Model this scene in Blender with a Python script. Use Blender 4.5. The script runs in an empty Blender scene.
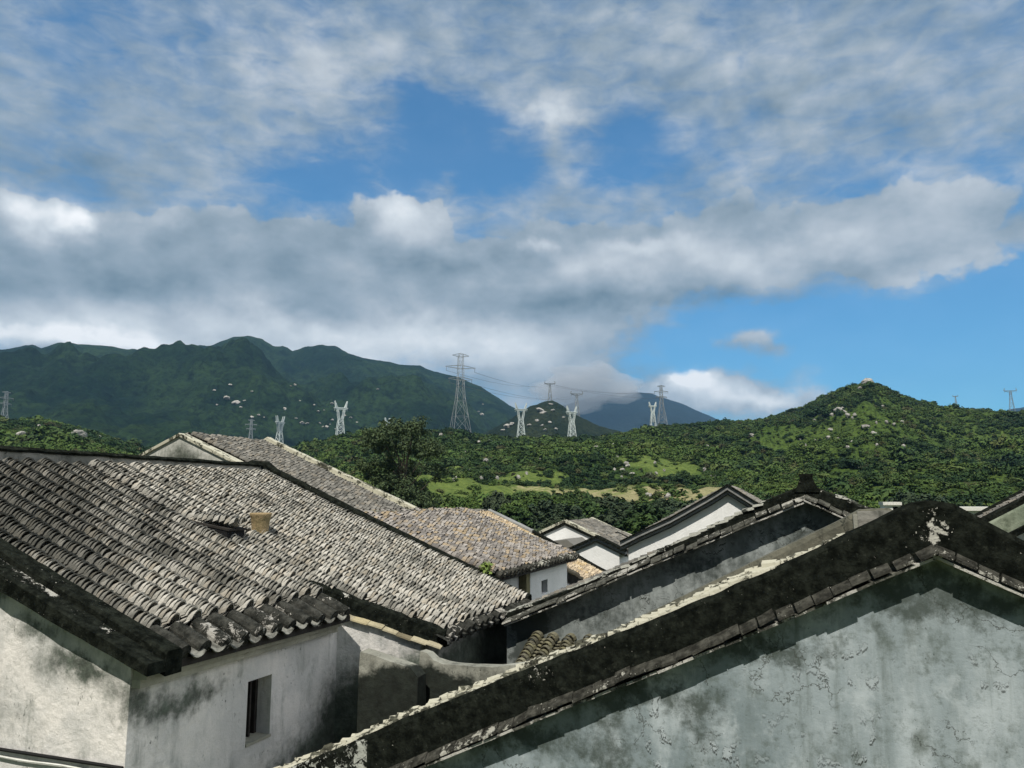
import bpy, math, random
import numpy as np
from mathutils import Vector, noise as mnoise

random.seed(7)
rng = np.random.default_rng(7)
S = bpy.context.scene
COL = S.collection
EYE = 5.4                       # eye height above the village ground; all z below are relative to it
GND = -EYE

# ------------------------------------------------------------------ camera
FPX, PITCH, YAW = 780.0, math.atan(116 / 780), 0.34450
cd = bpy.data.cameras.new('camera')
cd.sensor_width = 36.0
cd.lens = 36.0 * FPX / 1024
cd.clip_start, cd.clip_end = 0.1, 30000
cam = bpy.data.objects.new('camera', cd)
cam.location = (0, 0, EYE)
cam.rotation_euler = (math.pi / 2 + PITCH, 0, YAW)
COL.objects.link(cam)
S.camera = cam

# ------------------------------------------------------------------ light, sky, exposure
SUN_EL, SUN_DX = math.radians(57), 0.03          # sun behind the camera
sh = Vector((SUN_DX, -1.0, 0)).normalized()
sdir = Vector((sh.x * math.cos(SUN_EL), sh.y * math.cos(SUN_EL), math.sin(SUN_EL)))
ld = bpy.data.lights.new('sun', 'SUN')
ld.energy, ld.angle, ld.color = 5.0, math.radians(0.5), (1.0, 0.95, 0.87)
sun = bpy.data.objects.new('sun', ld)
sun.rotation_euler = sdir.to_track_quat('Z', 'Y').to_euler()
sun.location = (0, -20, 60)
COL.objects.link(sun)
vs = S.view_settings
vs.view_transform, vs.look, vs.exposure, vs.gamma = 'Standard', 'None', 0.18, 1.0
vs.use_curve_mapping = False
S.cycles.use_denoising = True
S.cycles.max_bounces = 5
S.cycles.diffuse_bounces = 3
S.cycles.transparent_max_bounces = 8
S.cycles.volume_bounces = 0


class NT:
    """small helper for wiring shader nodes"""
    def __init__(s, tree):
        s.t = tree
        tree.nodes.clear()

    def n(s, kind, **kw):
        nd = s.t.nodes.new(kind)
        for k, v in kw.items():
            setattr(nd, k, v)
        return nd

    def put(s, sock, v):
        if isinstance(v, bpy.types.NodeSocket):
            s.t.links.new(v, sock)
        elif v is not None:
            sock.default_value = v

    def math(s, op, a, b=None, clamp=False):
        nd = s.n('ShaderNodeMath', operation=op, use_clamp=clamp)
        s.put(nd.inputs[0], a)
        if b is not None:
            s.put(nd.inputs[1], b)
        return nd.outputs[0]

    def vm(s, op, a, b=None):
        nd = s.n('ShaderNodeVectorMath', operation=op)
        s.put(nd.inputs[0], a)
        if b is not None:
            s.put(nd.inputs[1], b)
        return nd.outputs['Value'] if op in ('DOT_PRODUCT', 'LENGTH') else nd.outputs[0]

    def noise(s, vec, scale, detail=4, rough=0.55, dist=0.0, color=False):
        nd = s.n('ShaderNodeTexNoise')
        s.put(nd.inputs['Vector'], vec)
        nd.inputs['Scale'].default_value = scale
        nd.inputs['Detail'].default_value = detail
        nd.inputs['Roughness'].default_value = rough
        nd.inputs['Distortion'].default_value = dist
        return nd.outputs['Color' if color else 'Fac']

    def ramp(s, fac, lo, hi, a=0.0, b=1.0):
        nd = s.n('ShaderNodeMapRange', interpolation_type='SMOOTHSTEP')
        s.put(nd.inputs['Value'], fac)
        nd.inputs['From Min'].default_value, nd.inputs['From Max'].default_value = lo, hi
        nd.inputs['To Min'].default_value, nd.inputs['To Max'].default_value = a, b
        return nd.outputs[0]

    def mix(s, f, a, b):
        nd = s.n('ShaderNodeMix', data_type='RGBA')
        s.put(nd.inputs[0], f)
        for k, v in ((6, a), (7, b)):
            s.put(nd.inputs[k], v if isinstance(v, bpy.types.NodeSocket) else (*v[:3], 1.0))
        return nd.outputs[2]

    def pos(s):
        return s.n('ShaderNodeNewGeometry').outputs['Position']

    def island(s):
        return s.n('ShaderNodeNewGeometry').outputs['Random Per Island']

    def blob(s, vec, c, inv):
        d = s.vm('MULTIPLY', s.vm('SUBTRACT', vec, c), inv)
        return s.math('EXPONENT', s.math('MULTIPLY', s.vm('DOT_PRODUCT', d, d), -1.0))


def pdir(x, y):
    """sight line (X right along the village, Y ahead, Z up) through a spot of the view, with Y = 1"""
    cx, cz = (x - 512) / FPX, (384 - y) / FPX
    a, b, c = cx, math.cos(PITCH) - cz * math.sin(PITCH), math.sin(PITCH) + cz * math.cos(PITCH)
    X = a * math.cos(YAW) - b * math.sin(YAW)
    Y = a * math.sin(YAW) + b * math.cos(YAW)
    return X / Y, 1.0, c / Y


def azel(x, y):
    X, Y, Z = pdir(x, y)
    return math.atan2(X, Y), math.atan2(Z, math.hypot(X, Y))


W = bpy.data.worlds.new('World')
S.world = W
W.use_nodes = True
T = NT(W.node_tree)
sky = T.n('ShaderNodeTexSky', sky_type='NISHITA', sun_disc=False)
sky.sun_elevation = SUN_EL
sky.sun_rotation = math.atan2(sdir.x, sdir.y)
sky.air_density, sky.dust_density, sky.ozone_density = 1.0, 0.6, 2.5
gen = T.n('ShaderNodeTexCoord').outputs['Generated']
sx = T.n('ShaderNodeSeparateXYZ')
T.put(sx.inputs[0], gen)
az_ = T.math('ARCTAN2', sx.outputs[0], sx.outputs[1])
el_ = T.math('ARCSINE', sx.outputs[2])
cb = T.n('ShaderNodeCombineXYZ')
T.put(cb.inputs[0], az_)
T.put(cb.inputs[1], el_)
sv = cb.outputs[0]
# ragged edges: the cloud map is read at a warped place
w1 = T.vm('MULTIPLY', T.vm('SUBTRACT', T.noise(sv, 6.0, 5, 0.6, color=True), (0.5, 0.5, 0.5)), (0.13, 0.09, 0.0))
w2 = T.vm('MULTIPLY', T.vm('SUBTRACT', T.noise(sv, 24.0, 4, 0.5, color=True), (0.5, 0.5, 0.5)), (0.022, 0.018, 0.0))
wv = T.vm('ADD', sv, T.vm('ADD', w1, w2))


def cloud_sum(base, items):
    acc = base
    for (x, y, rx, ry, amp) in items:
        a, e = azel(x, y)
        g = T.blob(wv, (a, e, 0), (FPX / rx, FPX / ry, 0))
        acc = T.math('ADD', acc, T.math('MULTIPLY', g, amp))
    return acc


def lump(v, up):
    q = T.vm('ADD', v, (0.006 if up else 0.0, 0.022 if up else 0.0, 0))
    return (T.noise(T.vm('MULTIPLY', q, (1.0, 1.6, 1.0)), 6.0, 6, 0.5, 0.15),
            T.noise(T.vm('MULTIPLY', q, (1.0, 1.5, 1.0)), 12.0, 6, 0.5, 0.1))


fb, fb2 = lump(sv, False)
fu, fu2 = lump(sv, True)
cover = cloud_sum(0.69, [
    (325, 178, 58, 26, -0.7), (400, 150, 50, 26, -0.55), (470, 135, 60, 28, -0.6), (500, 170, 50, 26, -0.7), (430, 103, 90, 14, -0.55), (395, 172, 24, 12, -0.4),
    (640, 128, 56, 18, -0.6), (655, 160, 70, 20, -0.65), (610, 178, 40, 12, -0.3), (800, 172, 70, 14, -0.34), (845, 190, 40, 14, -0.34), (1000, 180, 26, 44, -0.5),
    (745, 232, 20, 9, -0.5), (575, 222, 24, 7, -0.35), (910, 345, 180, 44, -1.3), (690, 350, 60, 22, -0.8), (1020, 290, 50, 46, -0.8), (770, 314, 90, 14, -0.7),
    (1000, 390, 90, 30, -0.7), (745, 346, 30, 11, 1.5), (765, 358, 22, 9, 0.7), (715, 393, 60, 14, 1.7), (800, 402, 60, 9, 0.7), (552, 100, 42, 22, 0.6), (558, 150, 14, 40, 0.3), (1010, 228, 26, 14, 0.7),
    (690, 262, 240, 26, 0.5), (120, 285, 260, 50, 0.6), (420, 300, 240, 40, 0.6), (150, 325, 260, 26, 0.7), (560, 365, 80, 40, 0.6), (225, 205, 60, 16, -0.35), (285, 185, 50, 22, -0.3),
    (850, 90, 220, 70, 0.3), (560, 40, 200, 36, 0.15), (20, 20, 130, 50, -0.22), (200, 30, 90, 30, -0.12), (990, 40, 100, 40, -0.16), (320, 80, 60, 40, 0.4), (900, 95, 60, 10, -0.25), (140, 120, 160, 50, 0.2)])
cover = T.math('ADD', cover, T.math('MULTIPLY', T.math('SUBTRACT', fb, 0.5), 0.95))
cover = T.math('ADD', cover, T.math('MULTIPLY', T.math('SUBTRACT', fb2, 0.5), 0.7))
wisp = T.noise(T.vm('MULTIPLY', sv, (1.0, 2.6, 1.0)), 20.0, 6, 0.6, 0.6)
cover = T.math('ADD', cover, T.math('MULTIPLY', T.math('SUBTRACT', wisp, 0.5), 1.25))
dens = T.ramp(cover, 0.0, 1.2, 0.08, 0.98)
bank = cloud_sum(0.0, [
    (405, 216, 44, 30, 1.3), (690, 250, 230, 40, 1.0), (915, 228, 64, 48, 0.95), (120, 278, 260, 52, 1.0), (420, 292, 240, 46, 1.0), (320, 240, 80, 22, 0.6), (160, 220, 50, 20, 0.4),
    (720, 396, 62, 15, 1.4), (45, 214, 70, 18, 0.5), (560, 365, 80, 40, 0.8), (552, 102, 30, 16, 0.45)])
bank = T.math('ADD', bank, T.math('MULTIPLY', T.math('SUBTRACT', fb, 0.5), 0.7))
bank = T.math('ADD', bank, T.math('MULTIPLY', T.math('SUBTRACT', fb2, 0.5), 0.9))
bank = T.math('ADD', bank, T.math('MULTIPLY', T.math('SUBTRACT', T.noise(sv, 30.0, 5, 0.55), 0.5), 0.5))
dens = T.math('MAXIMUM', dens, T.ramp(bank, 0.36, 0.62, 0.0, 0.97))
bright = cloud_sum(0.36, [
    (398, 196, 30, 19, 0.42), (430, 222, 50, 20, 0.2), (550, 100, 36, 20, 0.3), (35, 212, 34, 14, 0.5), (90, 214, 22, 12, 0.5),
    (50, 334, 170, 13, 0.62), (240, 324, 150, 16, 0.34), (400, 345, 100, 28, 0.4), (530, 350, 70, 30, 0.22),
    (690, 384, 24, 9, 1.0), (755, 397, 70, 12, 0.6), (740, 343, 26, 8, 0.16), (540, 245, 14, 8, 0.4), (600, 264, 70, 14, 0.26), (640, 243, 50, 9, 0.3), (760, 255, 90, 20, 0.26),
    (930, 200, 45, 40, 0.2), (930, 275, 40, 12, 0.2), (310, 75, 60, 40, 0.2), (160, 215, 30, 14, 0.2),
    (90, 285, 170, 22, -0.1), (300, 275, 110, 22, -0.04), (470, 268, 60, 12, -0.16), (620, 304, 130, 11, -0.18), (80, 165, 80, 24, -0.12),
    (480, 318, 60, 10, -0.1), (850, 285, 110, 14, -0.03), (640, 385, 60, 20, -0.08)])
bright = T.math('ADD', bright, T.math('MULTIPLY', T.math('SUBTRACT', fb, fu), 0.7))
bright = T.math('ADD', bright, T.math('MULTIPLY', T.math('SUBTRACT', fb2, fu2), 0.42))
bright = T.math('ADD', bright, T.math('MULTIPLY', T.math('SUBTRACT', fb2, 0.5), 0.24))
# upper veil: thinner and bluer than the low cumulus bank
cr = T.n('ShaderNodeValToRGB')
T.put(cr.inputs[0], bright)
cre = cr.color_ramp
cre.elements[0].position, cre.elements[0].color = 0.08, (0.13, 0.19, 0.235, 1)
cre.elements[1].position, cre.elements[1].color = 1.0, (1.0, 1.0, 1.0, 1)
for p_, c_ in ((0.36, (0.305, 0.365, 0.42, 1)), (0.55, (0.465, 0.51, 0.555, 1)), (0.78, (0.68, 0.72, 0.75, 1))):
    e_ = cre.elements.new(p_)
    e_.color = c_
skyc = T.vm('MULTIPLY', sky.outputs[0], (0.040, 0.096, 0.122))
tot = T.mix(dens, skyc, cr.outputs[0])
# bright sky patch added at the right, out of view, to brighten side walls
vd = T.vm('DOT_PRODUCT', gen, (0.93, 0.0, 0.36))
tot = T.mix(T.ramp(vd, 0.62, 0.92, 0.0, 0.9), tot, (1.85, 1.9, 1.95))
# dark sky patch added behind the viewer to deepen shade on front walls
vb = T.vm('DOT_PRODUCT', gen, (-0.1, -0.95, 0.25))
tot = T.mix(T.ramp(vb, 0.05, 0.6, 0.0, 0.85), tot, (0.075, 0.095, 0.11))
bg = T.n('ShaderNodeBackground')
T.put(bg.inputs[0], tot)
bg.inputs[1].default_value = 1.0
wo = T.n('ShaderNodeOutputWorld')
T.put(wo.inputs[0], bg.outputs[0])


# ------------------------------------------------------------------ materials
def new_mat(name, build, rough=0.92, spec=0.15):
    m = bpy.data.materials.new(name)
    m.use_nodes = True
    t = NT(m.node_tree)
    b = t.n('ShaderNodeBsdfPrincipled')
    b.inputs['Roughness'].default_value = rough
    b.inputs['Specular IOR Level'].default_value = spec
    o = t.n('ShaderNodeOutputMaterial')
    t.put(o.inputs[0], b.outputs[0])
    col, bump, dist = build(t)
    t.put(b.inputs['Base Color'], col)
    if bump is not None:
        bp = t.n('ShaderNodeBump')
        bp.inputs['Strength'].default_value = 1.0
        bp.inputs['Distance'].default_value = dist
        t.put(bp.inputs['Height'], bump)
        t.put(b.inputs['Normal'], bp.outputs[0])
    return m


def plaster(name, c1, c2, dirt, dirt_amt=0.5, scale=0.9, stain_shade=(), mould=(0.02, 0.024, 0.02), speck=0.35, cracks=0.0, pale=None, rim=None):
    def f(t):
        p = t.pos()
        big = t.noise(p, scale, 6, 0.6, 0.4)
        c = t.mix(t.ramp(big, 0.36, 0.64), c1, c2)
        if pale:
            pn = t.noise(t.vm('MULTIPLY', p, (1, 1, 0.6)), scale * 1.7, 7, 0.65, 1.0)
            c = t.mix(t.math('MULTIPLY', t.ramp(pn, 0.52, 0.62), 0.75), c, pale)
        streak = t.noise(t.vm('MULTIPLY', p, (5.0, 5.0, 0.7)), 1.0, 6, 0.65, 0.3)
        blot = t.noise(p, scale * 2.3, 7, 0.65, 0.6)
        d = t.math('MULTIPLY', t.ramp(streak, 0.45, 0.72), t.ramp(blot, 0.38, 0.62))
        c = t.mix(t.math('MULTIPLY', d, dirt_amt), c, dirt)
        if rim:
            rn = t.noise(p, scale * 1.9, 9, 0.72, 0.8)
            c = t.mix(t.math('MULTIPLY', t.ramp(rn, 0.535, 0.55), 0.55), c, rim)
            edge = t.math('MULTIPLY', t.ramp(rn, 0.505, 0.535), t.ramp(rn, 0.535, 0.56, 1.0, 0.0))
            c = t.mix(t.math('MULTIPLY', t.math('MULTIPLY', edge, t.ramp(t.noise(p, 4.0, 4, 0.6), 0.42, 0.6)), 0.75), c, mould)
        fine = t.noise(t.vm('MULTIPLY', p, (1, 1, 0.5)), 26.0, 4, 0.6)
        msk = t.ramp(t.noise(p, 1.6, 3, 0.5), 0.46, 0.62)
        c = t.mix(t.math('MULTIPLY', t.math('MULTIPLY', t.ramp(fine, 0.60, 0.70), msk), speck), c, mould)
        c = t.mix(t.ramp(t.noise(p, 60.0, 3, 0.6), 0.3, 0.7, 0.0, 0.16), c, dirt)
        if cracks:
            v = t.n('ShaderNodeTexVoronoi', feature='DISTANCE_TO_EDGE')
            t.put(v.inputs['Vector'], t.vm('ADD', p, t.vm('MULTIPLY', t.noise(p, 3.0, 5, 0.6, color=True), (0.5, 0.5, 0.5))))
            v.inputs['Scale'].default_value = 1.9
            ck = t.math('MULTIPLY', t.ramp(v.outputs['Distance'], 0.004, 0.02, 1.0, 0.0),
                        t.ramp(t.noise(p, 1.3, 4, 0.6), 0.5, 0.62))
            c = t.mix(t.math('MULTIPLY', ck, cracks), c, mould)
        if stain_shade:
            warp = t.vm('ADD', p, t.vm('MULTIPLY', t.vm('SUBTRACT', t.noise(p, 2.2, 6, 0.68, color=True), (0.5, 0.5, 0.5)), (0.7, 0.7, 0.7)))
            acc = None
            for (cx, cy, cz, rx, ry, rz, a) in stain_shade:
                g = t.math('MULTIPLY', t.blob(warp, (cx, cy, cz + EYE), (1 / rx, 1 / ry, 1 / rz)), a)
                acc = g if acc is None else t.math('ADD', acc, g)
            grain = t.math('ADD', t.ramp(t.noise(p, 7.0, 6, 0.7), 0.3, 0.7, -0.14, 0.14), acc)
            mc = t.mix(t.ramp(t.noise(p, 6.0, 7, 0.72), 0.35, 0.7), mould, tuple(min(1, q * 2.4) for q in mould))
            c = t.mix(t.math('MULTIPLY', t.ramp(grain, 0.08, 0.95), 0.975), c, mc)
        h = t.math('ADD', t.math('MULTIPLY', t.noise(p, 14.0, 6, 0.65), 0.7), t.math('MULTIPLY', blot, 0.9))
        return c, h, 0.02
    return new_mat(name, f)


def mould_band(name, patch=0.0, patch_col=(0.42, 0.41, 0.36), dark=(0.005, 0.006, 0.005), dark2=(0.02, 0.023, 0.018), spots=()):
    """soot and lichen black render with a few flaked pale patches"""
    def f(t):
        p = t.pos()
        c = t.mix(t.ramp(t.noise(p, 9.0, 9, 0.68), 0.36, 0.7), dark, dark2)
        c = t.mix(t.math('MULTIPLY', t.ramp(t.noise(p, 17.0, 5, 0.7), 0.58, 0.72), 0.4), c, (0.06, 0.065, 0.05))
        a = t.noise(p, 2.2, 3, 0.5)
        b = t.noise(p, 11.0, 6, 0.7, 0.6)
        s = t.math('ADD', t.math('ADD', t.math('MULTIPLY', a, 0.62), t.math('MULTIPLY', b, 0.58)), t.ramp(t.noise(p, 30.0, 3, 0.6), 0.62, 0.76, 0.0, 0.2))
        if spots:
            warp = t.vm('ADD', p, t.vm('MULTIPLY', t.vm('SUBTRACT', t.noise(p, 9.0, 6, 0.7, color=True), (0.5, 0.5, 0.5)), (0.45, 0.45, 0.45)))
            for (cx, cy, cz, r, am) in spots:
                s = t.math('ADD', s, t.math('MULTIPLY', t.blob(warp, (cx, cy, cz + EYE), (1 / r,) * 3), am))
        c = t.mix(t.ramp(s, 0.79 - patch, 0.84 - patch), c, patch_col)
        h = t.math('ADD', t.noise(p, 16.0, 6, 0.7), t.math('MULTIPLY', t.ramp(s, 0.76 - patch, 0.84 - patch), -0.5))
        return c, h, 0.02
    return new_mat(name, f, 0.95, 0.0)


def tile_mat(name, light, mid, dark, warm=(0.32, 0.24, 0.14), warm_amt=0.3, soot=0.5, soot_at=None):
    def f(t):
        p = t.pos()
        r = t.island()
        c = t.mix(r, mid, light)
        r2 = t.math('FRACT', t.math('MULTIPLY', r, 7.31))
        r3 = t.math('FRACT', t.math('MULTIPLY', r, 17.7))
        c = t.mix(t.math('MULTIPLY', t.ramp(r2, 0.62, 0.9), warm_amt), c, warm)
        c = t.mix(t.ramp(r3, 0.84, 0.98, 0.0, 0.6), c, dark)
        n = t.noise(p, 1.1, 6, 0.65)
        if soot_at:
            n = t.math('ADD', n, t.math('MULTIPLY', t.blob(p, (soot_at[0], soot_at[1], soot_at[2] + EYE), (1 / soot_at[3],) * 3), 0.3))
        c = t.mix(t.math('MULTIPLY', t.ramp(n, 0.45, 0.75), soot), c, dark)
        c = t.mix(t.math('MULTIPLY', t.ramp(t.noise(p, 34.0, 4, 0.7), 0.5, 0.75), 0.5), c, dark)
        return c, t.noise(p, 45.0, 3, 0.6), 0.006
    return new_mat(name, f, 0.9)


def plain(name, c1, c2, scale=6.0, bump=0.01, rough=0.9):
    def f(t):
        p = t.pos()
        n = t.noise(p, scale, 6, 0.65)
        return t.mix(t.ramp(n, 0.35, 0.65), c1, c2), t.noise(p, scale * 3, 5, 0.65), bump
    return new_mat(name, f, rough)


M = {}
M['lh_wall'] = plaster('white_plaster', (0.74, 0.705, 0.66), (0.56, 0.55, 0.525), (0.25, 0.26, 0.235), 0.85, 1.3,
    stain_shade=[(-6.3, 10.1, -3.6, 0.4, 0.9, 0.6, 0.9), (-5.9, 10.3, -3.1, 0.6, 0.5, 0.75, 1.5), (-5.1, 10.7, -2.9, 0.5, 0.5, 0.6, 1.2),
            (-5.25, 12.6, -3.0, 0.4, 2.3, 0.8, 1.7), (-5.25, 14.75, -2.6, 0.5, 0.7, 1.3, 2.0), (-6.3, 6.9, -2.12, 0.2, 0.75, 0.22, 0.62), (-6.3, 8.5, -3.6, 0.2, 0.9, 0.35, 0.5),  # first two: mould plus painted shade in the gap behind the lane wall
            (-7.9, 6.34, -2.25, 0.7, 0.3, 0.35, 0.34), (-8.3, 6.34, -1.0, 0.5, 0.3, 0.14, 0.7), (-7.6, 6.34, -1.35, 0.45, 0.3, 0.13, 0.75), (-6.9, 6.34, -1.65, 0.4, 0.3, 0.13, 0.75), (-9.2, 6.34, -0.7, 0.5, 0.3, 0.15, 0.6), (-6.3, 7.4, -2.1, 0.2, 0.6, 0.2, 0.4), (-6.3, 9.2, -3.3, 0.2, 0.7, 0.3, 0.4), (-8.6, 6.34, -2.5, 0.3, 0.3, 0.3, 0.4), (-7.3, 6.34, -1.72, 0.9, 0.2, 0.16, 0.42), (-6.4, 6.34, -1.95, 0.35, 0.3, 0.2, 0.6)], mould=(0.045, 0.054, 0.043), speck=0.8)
def damp_wall(name, a, b, pale, green, mould, stain_shade=(), chips=0.5):
    """old lime render: soft clouds of damp, rain streaks, peeled chips with dark lips"""
    def f(t):
        p = t.pos()
        c = t.mix(t.ramp(t.noise(p, 0.55, 5, 0.55), 0.36, 0.64), a, b)
        c = t.mix(t.math('MULTIPLY', t.ramp(t.noise(t.vm('MULTIPLY', p, (1.4, 1.4, 0.5)), 1.5, 6, 0.6), 0.46, 0.68), 0.8), c, pale)
        st = t.noise(t.vm('MULTIPLY', p, (7.0, 7.0, 0.55)), 1.0, 7, 0.65)
        c = t.mix(t.math('MULTIPLY', t.math('MULTIPLY', t.ramp(st, 0.46, 0.68), t.ramp(t.noise(p, 0.9, 4, 0.6), 0.4, 0.62)), 0.75), c, green)
        gr = t.noise(p, 9.0, 8, 0.72)
        md = t.noise(t.vm('MULTIPLY', p, (1, 1, 0.8)), 2.8, 7, 0.66)
        c = t.mix(t.ramp(md, 0.30, 0.48, 0.75, 0.0), c, green)
        c = t.mix(t.ramp(md, 0.54, 0.68, 0.0, 0.6), c, pale)
        c = t.mix(t.ramp(gr, 0.30, 0.5, 0.6, 0.0), c, green)
        c = t.mix(t.ramp(gr, 0.55, 0.75, 0.0, 0.35), c, pale)
        warp = t.vm('ADD', p, t.vm('MULTIPLY', t.vm('SUBTRACT', t.noise(p, 2.6, 6, 0.66, color=True), (0.5, 0.5, 0.5)), (0.8, 0.8, 0.8)))
        acc = None
        for (cx, cy, cz, rx, rz, am) in stain_shade:
            g = t.math('MULTIPLY', t.blob(warp, (cx, cy, cz + EYE), (1 / rx, 1.2, 1 / rz)), am)
            acc = g if acc is None else t.math('ADD', acc, g)
        if acc is not None:
            acc = t.math('ADD', acc, t.ramp(t.noise(p, 8.0, 7, 0.7), 0.3, 0.7, -0.22, 0.22))
            c = t.mix(t.math('MULTIPLY', t.ramp(acc, 0.15, 0.8), 0.85), c, mould)
        # chips: small flakes off the coat, each with a dark lip below
        zone = t.ramp(t.noise(p, 0.8, 3, 0.5), 0.45, 0.6)
        q1 = t.noise(p, 5.5, 6, 0.68, 0.3)
        q2 = t.noise(t.vm('ADD', p, (0, 0, 0.02)), 5.5, 6, 0.68, 0.3)
        hole = t.ramp(q1, 0.60, 0.61)
        lip = t.math('MULTIPLY', t.math('SUBTRACT', t.ramp(q2, 0.60, 0.61), hole, True), zone)
        c = t.mix(t.math('MULTIPLY', t.math('MULTIPLY', hole, zone), chips), c, pale)
        c = t.mix(t.math('MULTIPLY', lip, 0.9), c, (0.03, 0.035, 0.03))
        v = t.n('ShaderNodeTexVoronoi', feature='DISTANCE_TO_EDGE')
        t.put(v.inputs['Vector'], t.vm('ADD', p, t.vm('MULTIPLY', t.noise(p, 3.0, 6, 0.65, color=True), (0.6, 0.6, 0.6))))
        v.inputs['Scale'].default_value = 1.6
        ck = t.math('MULTIPLY', t.ramp(v.outputs['Distance'], 0.002, 0.014, 1.0, 0.0), t.ramp(t.noise(p, 1.1, 3, 0.5), 0.5, 0.58))
        c = t.mix(t.math('MULTIPLY', ck, 0.8), c, (0.045, 0.05, 0.042))
        sp = t.noise(t.vm('MULTIPLY', p, (1, 1, 0.55)), 30.0, 4, 0.6)
        c = t.mix(t.math('MULTIPLY', t.math('MULTIPLY', t.ramp(sp, 0.62, 0.7), t.ramp(t.noise(p, 1.9, 4, 0.6), 0.48, 0.62)), 0.75), c, mould)
        h = t.math('SUBTRACT', t.math('MULTIPLY', gr, 0.5), t.math('MULTIPLY', t.math('MULTIPLY', hole, zone), 0.5))
        return c, h, 0.014
    return new_mat(name, f)


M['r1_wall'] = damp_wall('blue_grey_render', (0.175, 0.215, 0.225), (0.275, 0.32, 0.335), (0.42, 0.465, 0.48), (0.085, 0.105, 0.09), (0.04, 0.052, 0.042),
    [(0.75, 7.5, -0.75, 0.5, 0.3, 0.75), (1.5, 7.5, -0.85, 0.5, 0.28, 0.6), (-0.3, 7.5, -1.28, 0.7, 0.16, 0.7), (-1.5, 7.5, -1.8, 0.8, 0.18, 0.75), (-2.6, 7.5, -2.25, 0.7, 0.22, 0.8),  # mould along the drip line also paints the shade there darker
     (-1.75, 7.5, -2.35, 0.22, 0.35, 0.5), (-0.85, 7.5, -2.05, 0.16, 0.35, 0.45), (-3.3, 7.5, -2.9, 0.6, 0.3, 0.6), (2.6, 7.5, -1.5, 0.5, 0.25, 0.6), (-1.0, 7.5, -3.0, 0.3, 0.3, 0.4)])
M['r2_wall'] = damp_wall('grey_render', (0.185, 0.205, 0.20), (0.13, 0.147, 0.14), (0.30, 0.325, 0.315), (0.06, 0.07, 0.062), (0.03, 0.037, 0.033),
    [(0.1, 13, -0.5, 0.9, 0.5, 0.5), (-1.5, 13, -1.1, 1.0, 0.3, 0.55), (-3.2, 13, -1.9, 0.9, 0.3, 0.5), (-4.35, 13, -2.8, 0.28, 1.2, 1.8)], 0.4)  # last blob paints shade over a sunlit sliver at the left end
M['far_wall'] = plaster('pale_plaster', (0.66, 0.66, 0.65), (0.58, 0.585, 0.57), (0.40, 0.40, 0.38), 0.45, 0.7, speck=0.15)
M['grey_band'] = plaster('grey_moulding', (0.27, 0.275, 0.265), (0.20, 0.205, 0.195), (0.10, 0.10, 0.09), 0.6, 1.2, speck=0.2)
M['lane_wall'] = plaster('old_render', (0.33, 0.33, 0.28), (0.22, 0.22, 0.185), (0.10, 0.10, 0.08), 0.9, 1.6, speck=0.8, cracks=0.6,
    stain_shade=[(-5.35, 9.85, -2.95, 0.75, 0.5, 0.5, 2.6), (-5.0, 9.85, -2.55, 0.4, 0.4, 0.22, 1.5), (-4.6, 10.3, -2.75, 0.6, 0.6, 0.34, 1.8), (-3.5, 10.3, -2.75, 0.9, 0.6, 0.34, 1.5)], mould=(0.007, 0.009, 0.007))
M['gable_mould'] = plaster('mouldy_gable', (0.55, 0.54, 0.50), (0.42, 0.42, 0.38), (0.14, 0.15, 0.12), 0.9, 1.0, speck=0.8,
    stain_shade=[(-17.6, 19, 1.2, 0.7, 1, 0.6, 0.8), (-16.9, 19, 0.95, 0.9, 1, 0.4, 0.7), (-17.9, 19, 0.7, 0.6, 1, 0.4, 0.6)], mould=(0.05, 0.055, 0.045))
M['black'] = mould_band('black_render')
M['black_r1'] = mould_band('black_render_flaked', 0.0, spots=[(1.10, 7.45, -0.24, 0.15, 0.33), (2.35, 7.45, -0.62, 0.10, 0.3), (2.2, 7.45, -0.5, 0.08, 0.25), (-2.45, 7.45, -1.66, 0.22, 0.22)])
M['black_lh'] = mould_band('black_render_rake', 0.0, patch_col=(0.36, 0.35, 0.31), spots=[(-8.7, 6.4, -0.40, 0.28, 0.26), (-8.2, 6.4, -0.62, 0.2, 0.22), (-7.75, 6.4, -0.78, 0.22, 0.26), (-7.45, 6.4, -0.92, 0.16, 0.22), (-7.1, 6.4, -1.05, 0.16, 0.2), (-6.6, 6.25, -1.3, 0.18, 0.14)])
M['mottled'] = mould_band('mottled_render', 0.17, patch_col=(0.36, 0.37, 0.33))
M['ridge'] = plaster('ridge_plaster', (0.25, 0.24, 0.21), (0.15, 0.15, 0.13), (0.04, 0.043, 0.036), 0.9, 2.2, speck=0.9, mould=(0.02, 0.022, 0.018))
M['coping'] = mould_band('lichen_cement', 0.25, patch_col=(0.42, 0.405, 0.32), dark=(0.03, 0.03, 0.024), dark2=(0.13, 0.13, 0.095))
M['drip'] = mould_band('drip_tile', 0.14, patch_col=(0.32, 0.315, 0.27), dark=(0.02, 0.02, 0.017), dark2=(0.08, 0.079, 0.066))
M['drip2'] = mould_band('pale_drip_tile', 0.15, patch_col=(0.33, 0.32, 0.28), dark=(0.04, 0.04, 0.034), dark2=(0.12, 0.12, 0.10))
M['ledge'] = mould_band('ledge', 0.22, patch_col=(0.42, 0.41, 0.37), dark=(0.05, 0.05, 0.043), dark2=(0.15, 0.15, 0.125))
M['drip_yellow'] = tile_mat('ochre_drip_tile', (0.42, 0.38, 0.27), (0.25, 0.21, 0.13), (0.08, 0.07, 0.045), (0.45, 0.38, 0.2), 0.4, 0.6)
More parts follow.
